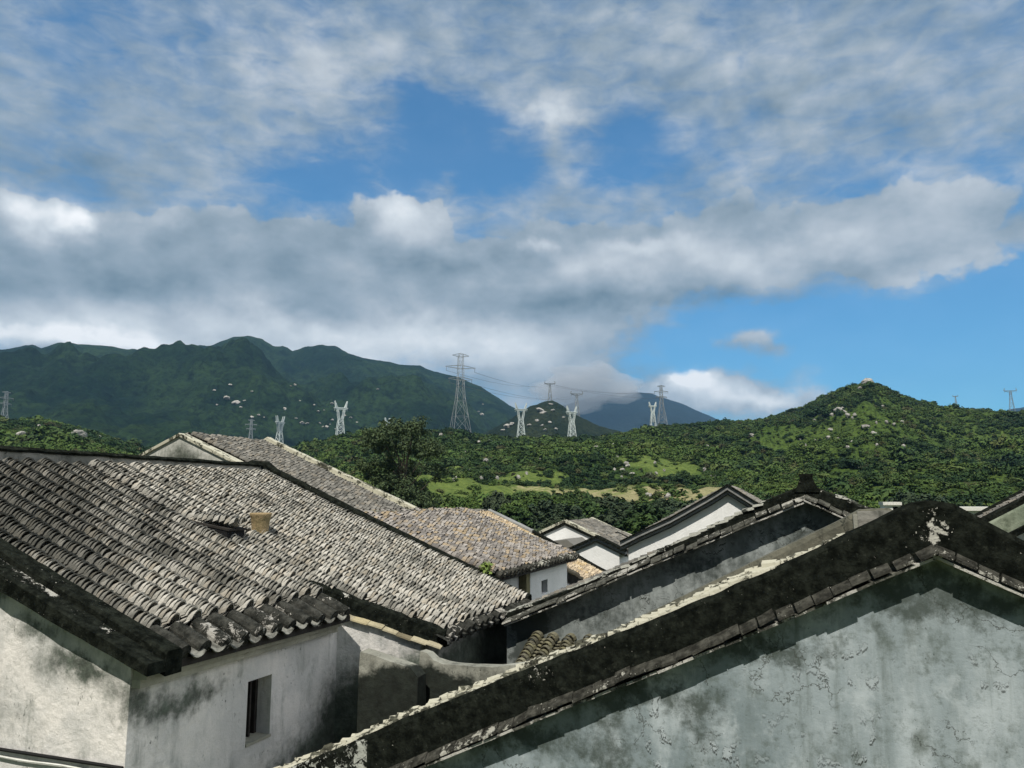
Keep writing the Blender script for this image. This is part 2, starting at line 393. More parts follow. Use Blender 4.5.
M['tile'] = tile_mat('grey_tile', (0.47, 0.45, 0.40), (0.27, 0.26, 0.225), (0.03, 0.032, 0.027), warm_amt=0.25, soot=0.8, soot_at=(-9.9, 7.4, 0.0, 2.4))
M['tile_far'] = tile_mat('brown_tile', (0.335, 0.31, 0.28), (0.135, 0.125, 0.115), (0.04, 0.037, 0.036), warm=(0.34, 0.25, 0.13), warm_amt=0.6, soot=0.5)
M['tile_grey'] = tile_mat('dull_tile', (0.22, 0.21, 0.185), (0.085, 0.083, 0.073), (0.06, 0.06, 0.055), warm_amt=0.15, soot=0.5)
M['roll'] = mould_band('eave_roll', 0.12, patch_col=(0.30, 0.29, 0.26), dark=(0.016, 0.017, 0.015), dark2=(0.06, 0.06, 0.052))
M['pan_tip'] = plain('pan_tip', (0.20, 0.20, 0.175), (0.06, 0.06, 0.052), 9.0)
M['under'] = plain('roof_boards', (0.035, 0.032, 0.028), (0.02, 0.018, 0.016), 4.0)
M['wood'] = plain('old_wood', (0.045, 0.04, 0.035), (0.025, 0.022, 0.02), 7.0)
M['dark'] = plain('dark_room', (0.012, 0.012, 0.012), (0.01, 0.01, 0.01), 3.0)
M['clay'] = plaster('clay_pot', (0.34, 0.25, 0.14), (0.22, 0.17, 0.09), (0.09, 0.085, 0.04), 0.95, 6.0, speck=0.6)
M['cornice'] = plaster('cream_cornice', (0.40, 0.385, 0.31), (0.30, 0.295, 0.24), (0.14, 0.145, 0.11), 0.6, 2.0, speck=0.4)
M['olive'] = plaster('olive_render', (0.25, 0.225, 0.12), (0.17, 0.155, 0.09), (0.07, 0.065, 0.045), 0.7, 2.0)
M['moss'] = plaster('mossy_band', (0.24, 0.27, 0.20), (0.17, 0.20, 0.145), (0.07, 0.085, 0.055), 0.8, 2.0, speck=0.7)
M['white'] = plaster('bright_plaster', (0.76, 0.76, 0.74), (0.68, 0.68, 0.66), (0.4, 0.4, 0.38), 0.3, 0.6, speck=0.1)
M['slab'] = plain('pale_slab', (0.66, 0.65, 0.60), (0.5, 0.49, 0.44), 8.0)
M['cable_black'] = plain('black_rubber', (0.012, 0.012, 0.012), (0.015, 0.015, 0.015), 5.0)
M['cable_white'] = plain('white_sheath', (0.6, 0.6, 0.56), (0.5, 0.5, 0.46), 5.0)
M['steel_white'] = plain('galvanised_pale', (0.50, 0.55, 0.53), (0.42, 0.46, 0.45), 0.05, 0.0, 0.6)
M['steel_grey'] = plain('galvanised_grey', (0.25, 0.27, 0.28), (0.21, 0.23, 0.24), 0.05, 0.0, 0.6)
M['line'] = plain('conductor', (0.12, 0.12, 0.13), (0.1, 0.1, 0.11), 0.05, 0.0, 0.6)
M['granite'] = plain('granite', (0.44, 0.42, 0.38), (0.22, 0.21, 0.19), 0.5, 0.8)
M['bark'] = plain('bark', (0.10, 0.085, 0.065), (0.05, 0.043, 0.035), 5.0, 0.03)


def leaf_mat(name, a, b, c, vary=0.5):
    def f(t):
        r = t.island()
        o = t.n('ShaderNodeObjectInfo').outputs['Random']
        k = t.mix(r, a, b)
        k = t.mix(t.math('MULTIPLY', t.ramp(o, 0.45, 1.0), vary), k, c)
        k = t.mix(t.ramp(t.math('FRACT', t.math('MULTIPLY', o, 5.7)), 0.6, 1.0, 0.0, 0.35), k, (0.02, 0.035, 0.018))
        return k, None, 0
    m = new_mat(name, f, 0.7, 0.2)
    return m


def scrub_mat(name):
    """mixed scrub: species change from bush to bush and from patch to patch"""
    def f(t):
        r = t.island()
        o = t.n('ShaderNodeObjectInfo').outputs['Random']
        n = t.noise(t.pos(), 0.022, 5, 0.65)
        n2 = t.noise(t.pos(), 0.055, 6, 0.7)
        lo = t.mix(t.ramp(n, 0.40, 0.60), (0.014, 0.033, 0.012), (0.040, 0.076, 0.018))
        hi = t.mix(t.ramp(n, 0.40, 0.60), (0.032, 0.060, 0.020), (0.088, 0.130, 0.030))
        k = t.mix(r, lo, hi)
        k = t.mix(t.ramp(n2, 0.36, 0.50, 0.8, 0.0), k, (0.010, 0.022, 0.011))
        k = t.mix(t.ramp(n2, 0.56, 0.68, 0.0, 0.6), k, (0.10, 0.145, 0.034))
        k = t.mix(t.ramp(o, 0.8, 1.0, 0.0, 0.5), k, (0.12, 0.15, 0.045))
        k = t.mix(t.ramp(t.math('FRACT', t.math('MULTIPLY', o, 13.3)), 0.88, 1.0, 0.0, 0.6), k, (0.075, 0.06, 0.03))
        return k, None, 0
    return new_mat(name, f, 0.7, 0.1)


M['leaf_scrub'] = scrub_mat('scrub_leaves')
M['leaf_dark'] = leaf_mat('dark_leaves', (0.014, 0.028, 0.014), (0.040, 0.060, 0.026), (0.045, 0.055, 0.025), 0.3)
M['leaf_tree'] = leaf_mat('feathery_leaves', (0.022, 0.044, 0.018), (0.075, 0.105, 0.04), (0.05, 0.06, 0.03), 0.3)
M['leaf_bright'] = leaf_mat('bright_leaves', (0.10, 0.16, 0.03), (0.20, 0.26, 0.06), (0.2, 0.24, 0.05), 0.4)


# ------------------------------------------------------------------ mesh helpers
def origin(o):
    v = Vector((0, 0, 0))
    while o is not None:
        v += o.location
        o = o.parent
    return np.array(v)


class MB:
    def __init__(s):
        s.v, s.f, s.n = [], [], 0

    def raw(s, verts, faces):
        verts = np.asarray(verts, float).reshape(-1, 3)
        s.v.append(verts)
        s.f.extend([tuple(int(i) + s.n for i in f) for f in faces])
        s.n += len(verts)
        return s

    def box(s, x0, x1, y0, y1, z0, z1):
        v = [(x, y, z) for x in (x0, x1) for y in (y0, y1) for z in (z0, z1)]
        return s.raw(v, [(0, 1, 3, 2), (4, 6, 7, 5), (0, 4, 5, 1), (2, 3, 7, 6), (0, 2, 6, 4), (1, 5, 7, 3)])

    def prism_y(s, poly, y0, y1):
        """polygon in (x, z), extruded along y"""
        n = len(poly)
        v = [(x, y0, z) for x, z in poly] + [(x, y1, z) for x, z in poly]
        return s.raw(v, [tuple(range(n)), tuple(range(2 * n - 1, n - 1, -1))] +
                     [(i, n + i, n + (i + 1) % n, (i + 1) % n) for i in range(n)])

    def prism_x(s, poly, x0, x1):
        n = len(poly)
        v = [(x0, y, z) for y, z in poly] + [(x1, y, z) for y, z in poly]
        return s.raw(v, [tuple(range(n)), tuple(range(2 * n - 1, n - 1, -1))] +
                     [(i, n + i, n + (i + 1) % n, (i + 1) % n) for i in range(n)])

    def tube(s, pts, r, sides=6, caps=True):
        pts = [Vector(p) for p in pts]
        n = len(pts)
        rr = r if hasattr(r, '__len__') else [r] * n
        vs_, up = [], Vector((0.31, 0.17, 0.94))
        for i, p in enumerate(pts):
            d = (pts[min(i + 1, n - 1)] - pts[max(i - 1, 0)]).normalized()
            a = d.cross(up)
            if a.length < 1e-3:
                a = d.cross(Vector((1, 0, 0)))
            a.normalize()
            b = d.cross(a)
            for k in range(sides):
                t_ = 2 * math.pi * k / sides
                vs_.append(p + (a * math.cos(t_) + b * math.sin(t_)) * rr[i])
        fs = [(i * sides + k, i * sides + (k + 1) % sides, (i + 1) * sides + (k + 1) % sides, (i + 1) * sides + k)
              for i in range(n - 1) for k in range(sides)]
        if caps:
            fs += [tuple(range(sides - 1, -1, -1)), tuple((n - 1) * sides + k for k in range(sides))]
        return s.raw([tuple(v) for v in vs_], fs)

    def band(s, top, depth, y0, y1, rough=0.0, step=0.12):
        """a rough-cast strip under the polyline top (x, z), `depth` high, from y0 (front) to y1 (back)"""
        xs, zs = [], []
        for (xa, za), (xb, zb) in zip(top[:-1], top[1:]):
            m = max(1, int(abs(math.hypot(xb - xa, zb - za)) / step))
            for i in range(m):
                xs.append(xa + (xb - xa) * i / m)
                zs.append(za + (zb - za) * i / m)
        xs.append(top[-1][0])
        zs.append(top[-1][1])
        prof = [(0, 0.0), (0, 0.12), (0, 0.33), (0, 0.66), (0, 1.0), (1, 1.0), (1, 0.5), (1, 0.12), (1, 0.0)]
        vs_ = []
        for i, (x, z) in enumerate(zip(xs, zs)):
            dp = depth(x) if callable(depth) else depth
            for (a, b) in prof:
                q = Vector((x * 5, a * 9 + y0 * 3, (z - b * dp) * 5))
                k = mnoise.noise(q) * rough
                k2 = mnoise.noise(q + Vector((40, 3, 9))) * rough
                edge = 0.02 if b == 0 else 0
                vs_.append((x, y0 + edge + (y1 - y0 - 2 * edge) * a + k * (1 if a == 0 else 0.6), z - b * dp + (k2 if 0 < b < 1 or b == 0 else k2 * 0.3)))
        n, m = len(xs), len(prof)
        fs = [(i * m + k, i * m + (k + 1) % m, (i + 1) * m + (k + 1) % m, (i + 1) * m + k) for i in range(n - 1) for k in range(m)]
        fs += [tuple(range(m - 1, -1, -1)), tuple((n - 1) * m + k for k in range(m))]
        return s.raw(vs_, fs)

    def build(s, name, material, parent=None, loc=None, smooth=False):
        v = np.concatenate(s.v) if s.v else np.zeros((0, 3))
        v = v + np.array([0, 0, EYE])
        base = origin(parent) if parent is not None else (np.array(loc) if loc is not None else np.zeros(3))
        me = bpy.data.meshes.new(name)
        me.from_pydata((v - base).tolist(), [], s.f)
        me.materials.append(material)
        if smooth:
            me.polygons.foreach_set('use_smooth', [True] * len(me.polygons))
        me.update()
        o = bpy.data.objects.new(name, me)
        COL.objects.link(o)
        if parent is not None:
            o.parent = parent
        elif loc is not None:
            o.location = loc
        return o


def thing(name, label, cat, loc, group=None):
    o = bpy.data.objects.new(name, None)
    o.location = (loc[0], loc[1], loc[2] + EYE)
    o.empty_display_size = 0.5
    o['label'], o['category'] = label, cat
    if group:
        o['group'] = group
    COL.objects.link(o)
    return o


def tag(o, label, cat, group=None):
    o['label'], o['category'] = label, cat
    if group:
        o['group'] = group
    return o


def grid_arrays(n, m):
    """faces of an n x m vertex sheet"""
    i, j = np.meshgrid(np.arange(n - 1), np.arange(m - 1), indexing='ij')
    a = (i * m + j).ravel()
    return np.stack([a, a + 1, a + m + 1, a + m], 1)


def tile_roof(mb, y0, y1, xr, zr, xe, ze, pitch=0.30, exp=0.075, cov=0.30, lip=0.034, jit=1.0, sag=0.0, cut=None):
    """lapped pan and cover tiles between ridge (xr, zr) and eave (xe, ze), rows running down the slope, columns along y"""
    L = math.hypot(xe - xr, ze - zr)
    t = np.array([(xe - xr) / L, 0, (ze - zr) / L])
    nrm = np.array([-t[2], 0, t[0]]) if t[0] > 0 else np.array([t[2], 0, -t[0]])
    w = np.array([0, 1.0, 0])
    o = np.array([xr, 0, zr])
    nc, nr = max(1, int(round((y1 - y0) / pitch))), int(L / exp)
    pitch = (y1 - y0) / nc
    for kind in (0, 1):
        if kind == 0:
            k = 7
            ang = np.linspace(math.pi * 0.96, math.pi * 0.04, k)
            ax, ah = np.cos(ang) * pitch * cov, np.sin(ang) * pitch * 0.40 + 0.03
        else:
            k = 5
            ang = np.linspace(-1, 1, k)
            ax, ah = ang * pitch * 0.36, (ang ** 2) * 0.05 - 0.01
        cols = np.arange(nc) + (0.5 if kind == 0 else 0.0)
        if kind == 1:
            cols = cols[1:]
        C, Rw = np.meshgrid(cols, np.arange(nr), indexing='ij')
        C, Rw = C.ravel(), Rw.ravel()
        N = len(C)
        s1 = (Rw + 1) * exp + rng.normal(0, 0.009 * jit, N)
        # every column wanders a little and every now and then a tile has slipped
        wob = 0.02 * np.sin(Rw * 0.11 * exp / 0.075 + C * 2.1) + 0.012 * np.sin(Rw * 0.31 + C * 5.7)
        cy = y0 + C * pitch + wob * jit + rng.normal(0, 0.007 * jit, N)
        hgt = rng.normal(0, 0.005 * jit, N) + 0.012 * np.sin(C * 1.7 + Rw * 0.05) * jit
        slip = (rng.random(N) < 0.025) & (Rw > 2)
        s1 = s1 + slip * rng.uniform(-0.03, 0.05, N)
        hgt = hgt + slip * rng.uniform(0, 0.025, N)
        tilt = rng.normal(0, 0.07 * jit, N)
        ln = exp * 1.5
        keep = np.ones(N, bool)
        if cut:
            keep &= ~cut(o[0] + s1 * t[0], cy)
        s1, cy, hgt, tilt = s1[keep], cy[keep], hgt[keep], tilt[keep]
        N = len(s1)
        sg = -sag * np.sin(np.clip(s1 / L, 0, 1) * math.pi)
        vb = np.zeros((N, 3, k, 3))
        for row, (ds, dh) in enumerate(((-ln, 0.0), (0.0, lip), (0.0, lip - 0.28 * lip))):
            ss = (s1 + ds)[:, None] + tilt[:, None] * ax[None, :] * (1 if row else 0.3)
            yy = cy[:, None] + ax[None, :] * (1.0 if row < 2 else 0.94)
            hh = (hgt + dh + sg)[:, None] + ah[None, :]
            vb[:, row] = o + ss[..., None] * t + hh[..., None] * nrm + yy[..., None] * w
        f1 = grid_arrays(3, k)
        f = (f1[None] + (np.arange(N) * 3 * k)[:, None, None]).reshape(-1, 4)
        mb.v.append(vb.reshape(-1, 3))
        mb.f.extend(map(tuple, (f + mb.n).tolist()))
        mb.n += N * 3 * k
    return mb


def drip(mb, path, y, size=0.145, hang=0.085, out=0.13, jit=1.0, ledge=None):
    """a course of short tiles hung along the rake path (x, z) in front of the wall face y"""
    pts = [Vector((a, 0, b)) for a, b in path]
    for p, q in zip(pts[:-1], pts[1:]):
        d = q - p
        m = max(1, int(d.length / size))
        d1 = d.normalized()
        up = Vector((-d1.z, 0, d1.x))
        if up.z < 0:
            up = -up
        for i in range(m):
            c = p + d * ((i + 0.5) / m) + up * random.gauss(0, 0.008 * jit)
            w = size * random.uniform(0.49, 0.56)
            a = random.gauss(0, 0.035 * jit) - 0.05
            dd = d1 * math.cos(a) + up * math.sin(a)
            uu = up * math.cos(a) - d1 * math.sin(a)
            h, o_ = hang * random.uniform(0.8, 1.15), out * random.uniform(0.9, 1.1)
            th = 0.02
            v = []
            for sx_ in (-w, w):
                e = 0.012 if sx_ > 0 else 0
                for (yy, zz) in ((0.0, 0.02 + e), (-o_, -h + e), (-o_ - 0.004, -h - th + e), (0.0, -th)):
                    pp = c + dd * sx_ + uu * zz
                    v.append((pp.x, y + yy, pp.z))
            mb.raw(v, [(0, 1, 2, 3), (4, 7, 6, 5), (0, 4, 5, 1), (1, 5, 6, 2), (2, 6, 7, 3), (3, 7, 4, 0)])
        if ledge is not None:
            i = 0.0
            while i < 1.0:
                j = min(1.0, i + random.uniform(0.15, 0.4) / d.length)
                a_, b_ = p + d * i - up * (hang + 0.028 + random.uniform(0, 0.01)), p + d * (j - 0.004) - up * (hang + 0.028 + random.uniform(0, 0.01))
                o_ = out + random.uniform(-0.03, 0.015)
                v = []
                for q_ in (a_, b_):
                    for (yy, zz) in ((0.0, 0.0), (-o_, -0.0), (-o_, -0.022), (0.0, -0.03)):
                        pp = q_ + up * zz
                        v.append((pp.x, y + yy, pp.z))
                ledge.raw(v, [(0, 1, 2, 3), (4, 7, 6, 5), (0, 4, 5, 1), (1, 5, 6, 2), (2, 6, 7, 3), (3, 7, 4, 0)])
                i = j
    return mb


def coping(mb, path, y0, y1, size=0.17, th=0.06, jit=1.0):
    """rough lapped stones along the top of a rake"""
    pts = [Vector((a, 0, b)) for a, b in path]
    for p, q in zip(pts[:-1], pts[1:]):
        d = q - p
        m = max(1, int(d.length / size))
        d1 = d.normalized()
        up = Vector((-d1.z, 0, d1.x))
        if up.z < 0:
            up = -up
        lo = -d1 if d1.z > 0 else d1          # downhill
        for i in range(m):
            c = p + d * ((i + 0.5) / m)
            w = size * random.uniform(0.5, 0.68)
            a = 0.16 + random.gauss(0, 0.07)
            dd, uu = lo * math.cos(a) + up * math.sin(a), up * math.cos(a) - lo * math.sin(a)
            ya, yb = y0 + random.gauss(0, 0.02 * jit), y1 + random.gauss(0, 0.02 * jit)
            t_ = th * random.uniform(0.6, 1.3)
            n8 = []
            for s_ in (-w, w):
                for (yy, hh) in ((ya, -0.02), (ya + 0.02, t_ * 0.75), ((ya + yb) / 2, t_ * random.uniform(0.95, 1.15)), (yb - 0.02, t_ * 0.8), (yb, -0.02)):
                    pp = c + dd * (s_ + random.gauss(0, 0.008)) + uu * (hh + random.gauss(0, 0.004))
                    n8.append((pp.x, yy, pp.z))
            mb.raw(n8, [(0, 1, 2, 3, 4), (9, 8, 7, 6, 5)] + [(k, k + 5, (k + 1) % 5 + 5, (k + 1) % 5) for k in range(5)])
    return mb


def off(path, dz):
    return [(a, b + dz) for a, b in path]


def rakes(va, za, vl, zl, vr, zr, n=8, curve=0.0):
    """left and right rake from apex; curve > 0 bows the line like old Lingnan gables"""
    L_ = [(va + (vl - va) * i / n, za + (zl - za) * i / n - curve * math.sin(math.pi * i / n)) for i in range(n + 1)]
    R_ = [(va + (vr - va) * i / n, za + (zr - za) * i / n - curve * math.sin(math.pi * i / n)) for i in range(n + 1)]
    return L_, R_


def gable_poly(L_, R_, drop, base=GND):
    pts = off(L_[::-1], -drop) + off(R_[1:], -drop)
    return [(pts[0][0], base)] + pts + [(pts[-1][0], base)]



# ------------------------------------------------------------------ ground and hills
def fbm(x, y, z=0.0, o=5):
    return mnoise.fractal(Vector((x, y, z)), 0.9, 2.0, o, noise_basis='PERLIN_ORIGINAL')


class Hill:
    """a hill or range: crest bearing / elevation list, crest distance, foot distance"""
    def __init__(s, crest, D, D0, p, back, amp, seed, drop=0.0, freq=1.0):
        q = [azel(x, y) for x, y in crest]
        s.az = np.array([a for a, e in q])
        s.te = np.array([math.tan(e) for a, e in q])
        s.D, s.D0, s.p, s.back, s.amp, s.seed, s.drop, s.freq = D, D0, p, back, amp, seed, drop, freq

    def crest(s, az):
        D = s.D(az) if callable(s.D) else s.D
        return D, max(0.0, D * float(np.interp(az, s.az, s.te)) + EYE - s.drop)

    def h(s, az, d):
        D, R = s.crest(az)
        x, y = d * math.sin(az), d * math.cos(az)
        if d <= D:
            t = max(0.0, (d - s.D0) / (D - s.D0))
            k = t ** s.p
            g = t * (1 - t) * 4
        else:
            t = min(1.0, (d - D) / s.back)
            k = 1 - t ** 1.6
            g = -t * 0.3
        fq = s.freq / (D * 0.16)
        n = fbm(x * fq, y * fq, s.seed, 6)
        n2 = fbm(x * fq * 9, y * fq * 9, s.seed + 5, 3)
        return R * (k + s.amp * g * n * 0.5) + R * 0.018 * n2 * min(1.0, t * 6) * (0.5 if d > D * 0.985 else 1.0) - 0.4

    def hit(s, x, y, d0=60.0):
        X, Y, Z = pdir(x, y)
        az, te = math.atan2(X, Y), Z / math.hypot(X, Y)
        D, R = s.crest(az)
        d = d0
        while d < D * 1.02:
            if s.h(az, d) >= EYE + te * d:
                break
            d += max(1.0, d * 0.004)
        return az, d

    def mesh(s, name, material, az0, az1, na, nd, label=None, col=None):
        azs = np.linspace(az0, az1, na)
        v = []
        for az in azs:
            D, R = s.crest(az)
            tt = np.concatenate([np.linspace(0, 1, int(nd * 0.8)), np.linspace(0, 1, nd - int(nd * 0.8) + 1)[1:] + 1])
            for t in tt:
                d = s.D0 + (D - s.D0) * t if t <= 1 else D + s.back * (t - 1)
                v.append((d * math.sin(az), d * math.cos(az), s.h(az, d) - EYE))
        mb = MB()
        mb.raw(v, grid_arrays(na, nd)[:, ::-1].tolist())
        o = mb.build(name, material, None, None, True)
        o['kind'] = 'structure'
        return o


def forest_mat(name, a, b, c, s1, s2, rock=None, fields=()):
    def f(t):
        p = t.pos()
        n1, n2 = t.noise(p, s1, 6, 0.6), t.noise(p, s2, 5, 0.7)
        k = t.mix(t.ramp(n1, 0.35, 0.65), a, b)
        k = t.mix(t.ramp(n2, 0.45, 0.72), k, c)
        k = t.mix(t.ramp(t.noise(p, s2 * 2.7, 4, 0.7), 0.34, 0.56, 0.85, 0.0), k, (0.003, 0.007, 0.005))
        k = t.mix(t.ramp(t.noise(p, s2 * 1.8, 4, 0.7), 0.56, 0.7, 0.0, 0.5), k, b)
        if rock:
            k = t.mix(t.math('MULTIPLY', t.ramp(t.noise(p, rock, 6, 0.7), 0.66, 0.70), 0.7), k, (0.16, 0.15, 0.125))
        for (cx, cy, rx, ry, col_, col2) in fields:
            q = t.vm('ADD', t.vm('MULTIPLY', p, (1, 1, 0)), t.vm('MULTIPLY', t.vm('SUBTRACT', t.noise(p, 0.12, 4, 0.6, color=True), (0.5, 0.5, 0.5)), (26, 30, 0)))
            g = t.ramp(t.blob(q, (cx, cy, 0), (1 / rx, 1 / ry, 0)), 0.28, 0.5)
            k = t.mix(g, k, t.mix(t.ramp(t.noise(p, 0.5, 6, 0.7), 0.35, 0.65), col_, col2))
        return k, t.math('ADD', t.noise(p, s2 * 1.6, 6, 0.7), t.noise(p, s2 * 0.5, 3, 0.6)), 0.35 / s2
    return new_mat(name, f, 0.95, 0.05)


near = Hill([(-300, 425), (-100, 420), (0, 420), (50, 420), (95, 431), (150, 448), (210, 458), (262, 452), (300, 446), (335, 437),
             (375, 432), (430, 429), (470, 432), (505, 437), (555, 436), (600, 435), (640, 428), (680, 424), (720, 420), (760, 418),
             (800, 407), (828, 395), (848, 387), (866, 383), (884, 386), (905, 395), (940, 404), (980, 408), (1024, 413), (1150, 420), (1400, 440)],
            lambda a: 430 + 190 / (1 + math.exp(-(a + 0.15) * 9)), 105.0, 1.25, 300.0, 0.42, 3.3, drop=1.6, freq=1.3)
rocky = Hill([(380, 470), (440, 450), (490, 430), (515, 416), (530, 406), (545, 401), (553, 400), (562, 405), (575, 414), (600, 426), (640, 436), (700, 450), (800, 470)],
             1050.0, 640.0, 0.9, 300.0, 0.25, 9.1, freq=2.0)
ridge = Hill([(-400, 360), (-200, 350), (0, 349), (20, 347), (33, 344), (41, 348), (60, 341.5), (75, 344), (100, 345), (120, 348.5), (148, 352),
              (165, 349), (190, 347.5), (212, 345), (230, 338), (247, 335), (262, 339), (274, 346), (283, 345), (292, 351), (305, 346.5), (318, 344.5),
              (335, 346), (352, 355), (375, 360), (400, 364), (420, 365.5), (433, 371), (455, 376), (480, 386), (500, 399), (515, 408), (540, 421), (580, 438), (640, 455), (800, 480)],
             2350.0, 700.0, 1.25, 900.0, 0.5, 1.7, freq=1.2)
blue = Hill([(480, 440), (540, 412), (575, 402), (600, 396), (622, 392), (635, 391.5), (648, 393), (662, 397), (680, 403), (700, 411.5), (712, 417), (740, 428),
             (800, 440), (950, 430), (1000, 412), (1015, 408), (1040, 405), (1150, 412), (1300, 440)], 5200.0, 2600.0, 1.1, 900.0, 0.3, 4.4)

TAN, TAN2 = (0.31, 0.275, 0.15), (0.19, 0.19, 0.085)
GRN, GRN2 = (0.125, 0.165, 0.042), (0.075, 0.11, 0.028)
FIELDS = []
for (x, y, rx, ry, c1, c2) in ((375, 493, 10, 18, GRN, GRN2), (470, 492, 14, 20, GRN, GRN2), (530, 480, 9, 14, GRN, GRN2), (645, 492, 19, 17, TAN, TAN2),
                               (575, 496, 14, 9, TAN, GRN), (975, 502, 6, 3, GRN, GRN2), (652, 460, 14, 14, GRN, GRN2), (462, 470, 7, 10, GRN, GRN2)):
    a_, d_ = near.hit(x, y)
    FIELDS.append((d_ * math.sin(a_), d_ * math.cos(a_), rx, ry, c1, c2))

g = MB()
n_ = 60
gs = np.concatenate([-np.geomspace(9000, 20, 20), np.linspace(-15, 15, 5), np.geomspace(20, 9000, 20)])
g.raw([(x, y, GND) for x in gs for y in gs], grid_arrays(len(gs), len(gs))[:, ::-1].tolist())
M['earth'] = forest_mat('valley_ground', (0.10, 0.13, 0.04), (0.14, 0.15, 0.06), (0.06, 0.09, 0.03), 0.02, 0.3)
ground = g.build('ground', M['earth'])
ground['kind'] = 'structure'
M['hill'] = forest_mat('hill_scrub', (0.05, 0.085, 0.018), (0.085, 0.125, 0.028), (0.035, 0.06, 0.016), 0.02, 0.35, None, FIELDS)
near.mesh('hill', M['hill'], -1.15, 0.95, 340, 110)
M['rocky'] = forest_mat('rocky_slope', (0.014, 0.024, 0.012), (0.028, 0.036, 0.017), (0.009, 0.015, 0.008), 0.012, 0.09, 0.035)
rocky.mesh('rocky_hill', M['rocky'], azel(380, 400)[0], azel(800, 400)[0], 160, 60)
M['forest'] = forest_mat('forest_range', (0.006, 0.017, 0.009), (0.024, 0.045, 0.016), (0.0015, 0.005, 0.004), 0.006, 0.05)
ridge.mesh('mountain', M['forest'], -1.3, azel(760, 400)[0], 420, 200)
M['farblue'] = forest_mat('far_range', (0.006, 0.010, 0.010), (0.009, 0.013, 0.012), (0.005, 0.008, 0.008), 0.002, 0.02)
blue.mesh('far_mountain', M['farblue'], azel(470, 400)[0], azel(1300, 400)[0], 220, 40)


def land(az, d):
    """height of the highest land surface, and which hill it is"""
    return max(((0.0 if d < hh.D0 else hh.h(az, d)), k) for k, hh in enumerate((near, rocky, ridge)))


# ------------------------------------------------------------------ the tiled house on the left
LH = thing('tiled_house', 'large grey tiled house with mould stained white walls and a clay pot on its roof', 'house', (-9, 10.5, GND))
RV, RZ, EV, EZ = -11.43, 0.60, -6.0, -1.592
SL = (RZ - EZ) / (EV - RV)
zr_ = lambda v: RZ - SL * (v - RV)
Y0, YM, Y1 = 6.45, 9.95, 14.8
KS = 0.55                       # the stepped end of the far part stands askew
ask = lambda v: YM + KS * max(0.0, v + 6.55)
EV2 = -4.95

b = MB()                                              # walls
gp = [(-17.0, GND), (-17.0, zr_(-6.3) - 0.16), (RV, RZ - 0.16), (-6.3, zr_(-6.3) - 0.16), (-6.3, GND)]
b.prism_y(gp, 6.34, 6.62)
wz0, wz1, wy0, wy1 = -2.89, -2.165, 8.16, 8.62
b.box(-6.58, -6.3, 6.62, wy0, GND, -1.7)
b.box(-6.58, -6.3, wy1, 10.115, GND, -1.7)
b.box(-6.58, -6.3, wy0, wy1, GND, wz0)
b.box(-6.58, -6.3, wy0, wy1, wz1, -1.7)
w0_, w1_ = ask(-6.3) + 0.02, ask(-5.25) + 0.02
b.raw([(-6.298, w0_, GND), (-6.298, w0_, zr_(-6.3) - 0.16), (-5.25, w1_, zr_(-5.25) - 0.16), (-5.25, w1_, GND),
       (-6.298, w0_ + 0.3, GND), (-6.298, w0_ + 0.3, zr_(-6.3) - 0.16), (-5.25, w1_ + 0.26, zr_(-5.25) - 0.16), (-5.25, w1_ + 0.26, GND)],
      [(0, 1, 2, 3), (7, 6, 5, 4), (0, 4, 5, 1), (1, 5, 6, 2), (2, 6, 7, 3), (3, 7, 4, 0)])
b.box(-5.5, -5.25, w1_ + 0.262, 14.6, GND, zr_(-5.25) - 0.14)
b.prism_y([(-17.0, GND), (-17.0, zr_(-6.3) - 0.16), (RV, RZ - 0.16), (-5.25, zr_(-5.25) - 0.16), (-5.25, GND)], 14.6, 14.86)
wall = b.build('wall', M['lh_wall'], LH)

b = MB()                                              # roof boards under the tiles, both slopes
b.prism_y([(RV, RZ - 0.02), (EV, EZ - 0.02), (EV, EZ - 0.10), (RV, RZ - 0.10)], 6.5, YM)
b.prism_y([(RV, RZ + 0.0), (-6.55, zr_(-6.55)), (-6.55, zr_(-6.55) - 0.09), (RV, RZ - 0.09)], YM, Y1)
q0_, q1_ = zr_(-6.55), zr_(EV2)
b.raw([(-6.549, YM, q0_), (EV2, ask(EV2), q1_), (EV2, Y1, q1_), (-6.549, Y1, q0_), (-6.549, YM, q0_ - .09), (EV2, ask(EV2), q1_ - .09), (EV2, Y1, q1_ - .09), (-6.549, Y1, q0_ - .09)],
      [(3, 2, 1, 0), (4, 5, 6, 7), (0, 1, 5, 4), (1, 2, 6, 5), (2, 3, 7, 6)])
b.prism_y([(RV - 0.01, RZ - 0.02), (RV - 0.01, RZ - 0.12), (-17.4, EZ - 0.17), (-17.4, EZ - 0.07)], 6.5, Y1)
b.build('roof_boards', M['under'], LH)

b = MB()
sl = math.hypot(EV - RV, EZ - RZ)
tile_roof(b, Y0 + 0.1, YM - 0.02, RV + 0.2, RZ - 0.12, EV - 0.42, zr_(EV - 0.42), 0.30, 0.056, 0.25, lip=0.07, sag=0.04)
tile_roof(b, YM + 0.02, Y1 - 0.05, RV + 0.2, RZ - 0.08, EV2 - 0.06, zr_(EV2 - 0.06) + 0.03, 0.285, 0.062, 0.27, lip=0.064, sag=0.03,
          cut=lambda x, y: (x > -6.6) & (y < YM + 0.1 + KS * (x + 6.55)))
tile_roof(b, Y0 + 0.1, Y1 - 0.05, RV - 0.1, RZ - 0.04, -17.4, EZ - 0.06, 0.30, 0.22, 0.30)
b.build('roof', M['tile'], LH)

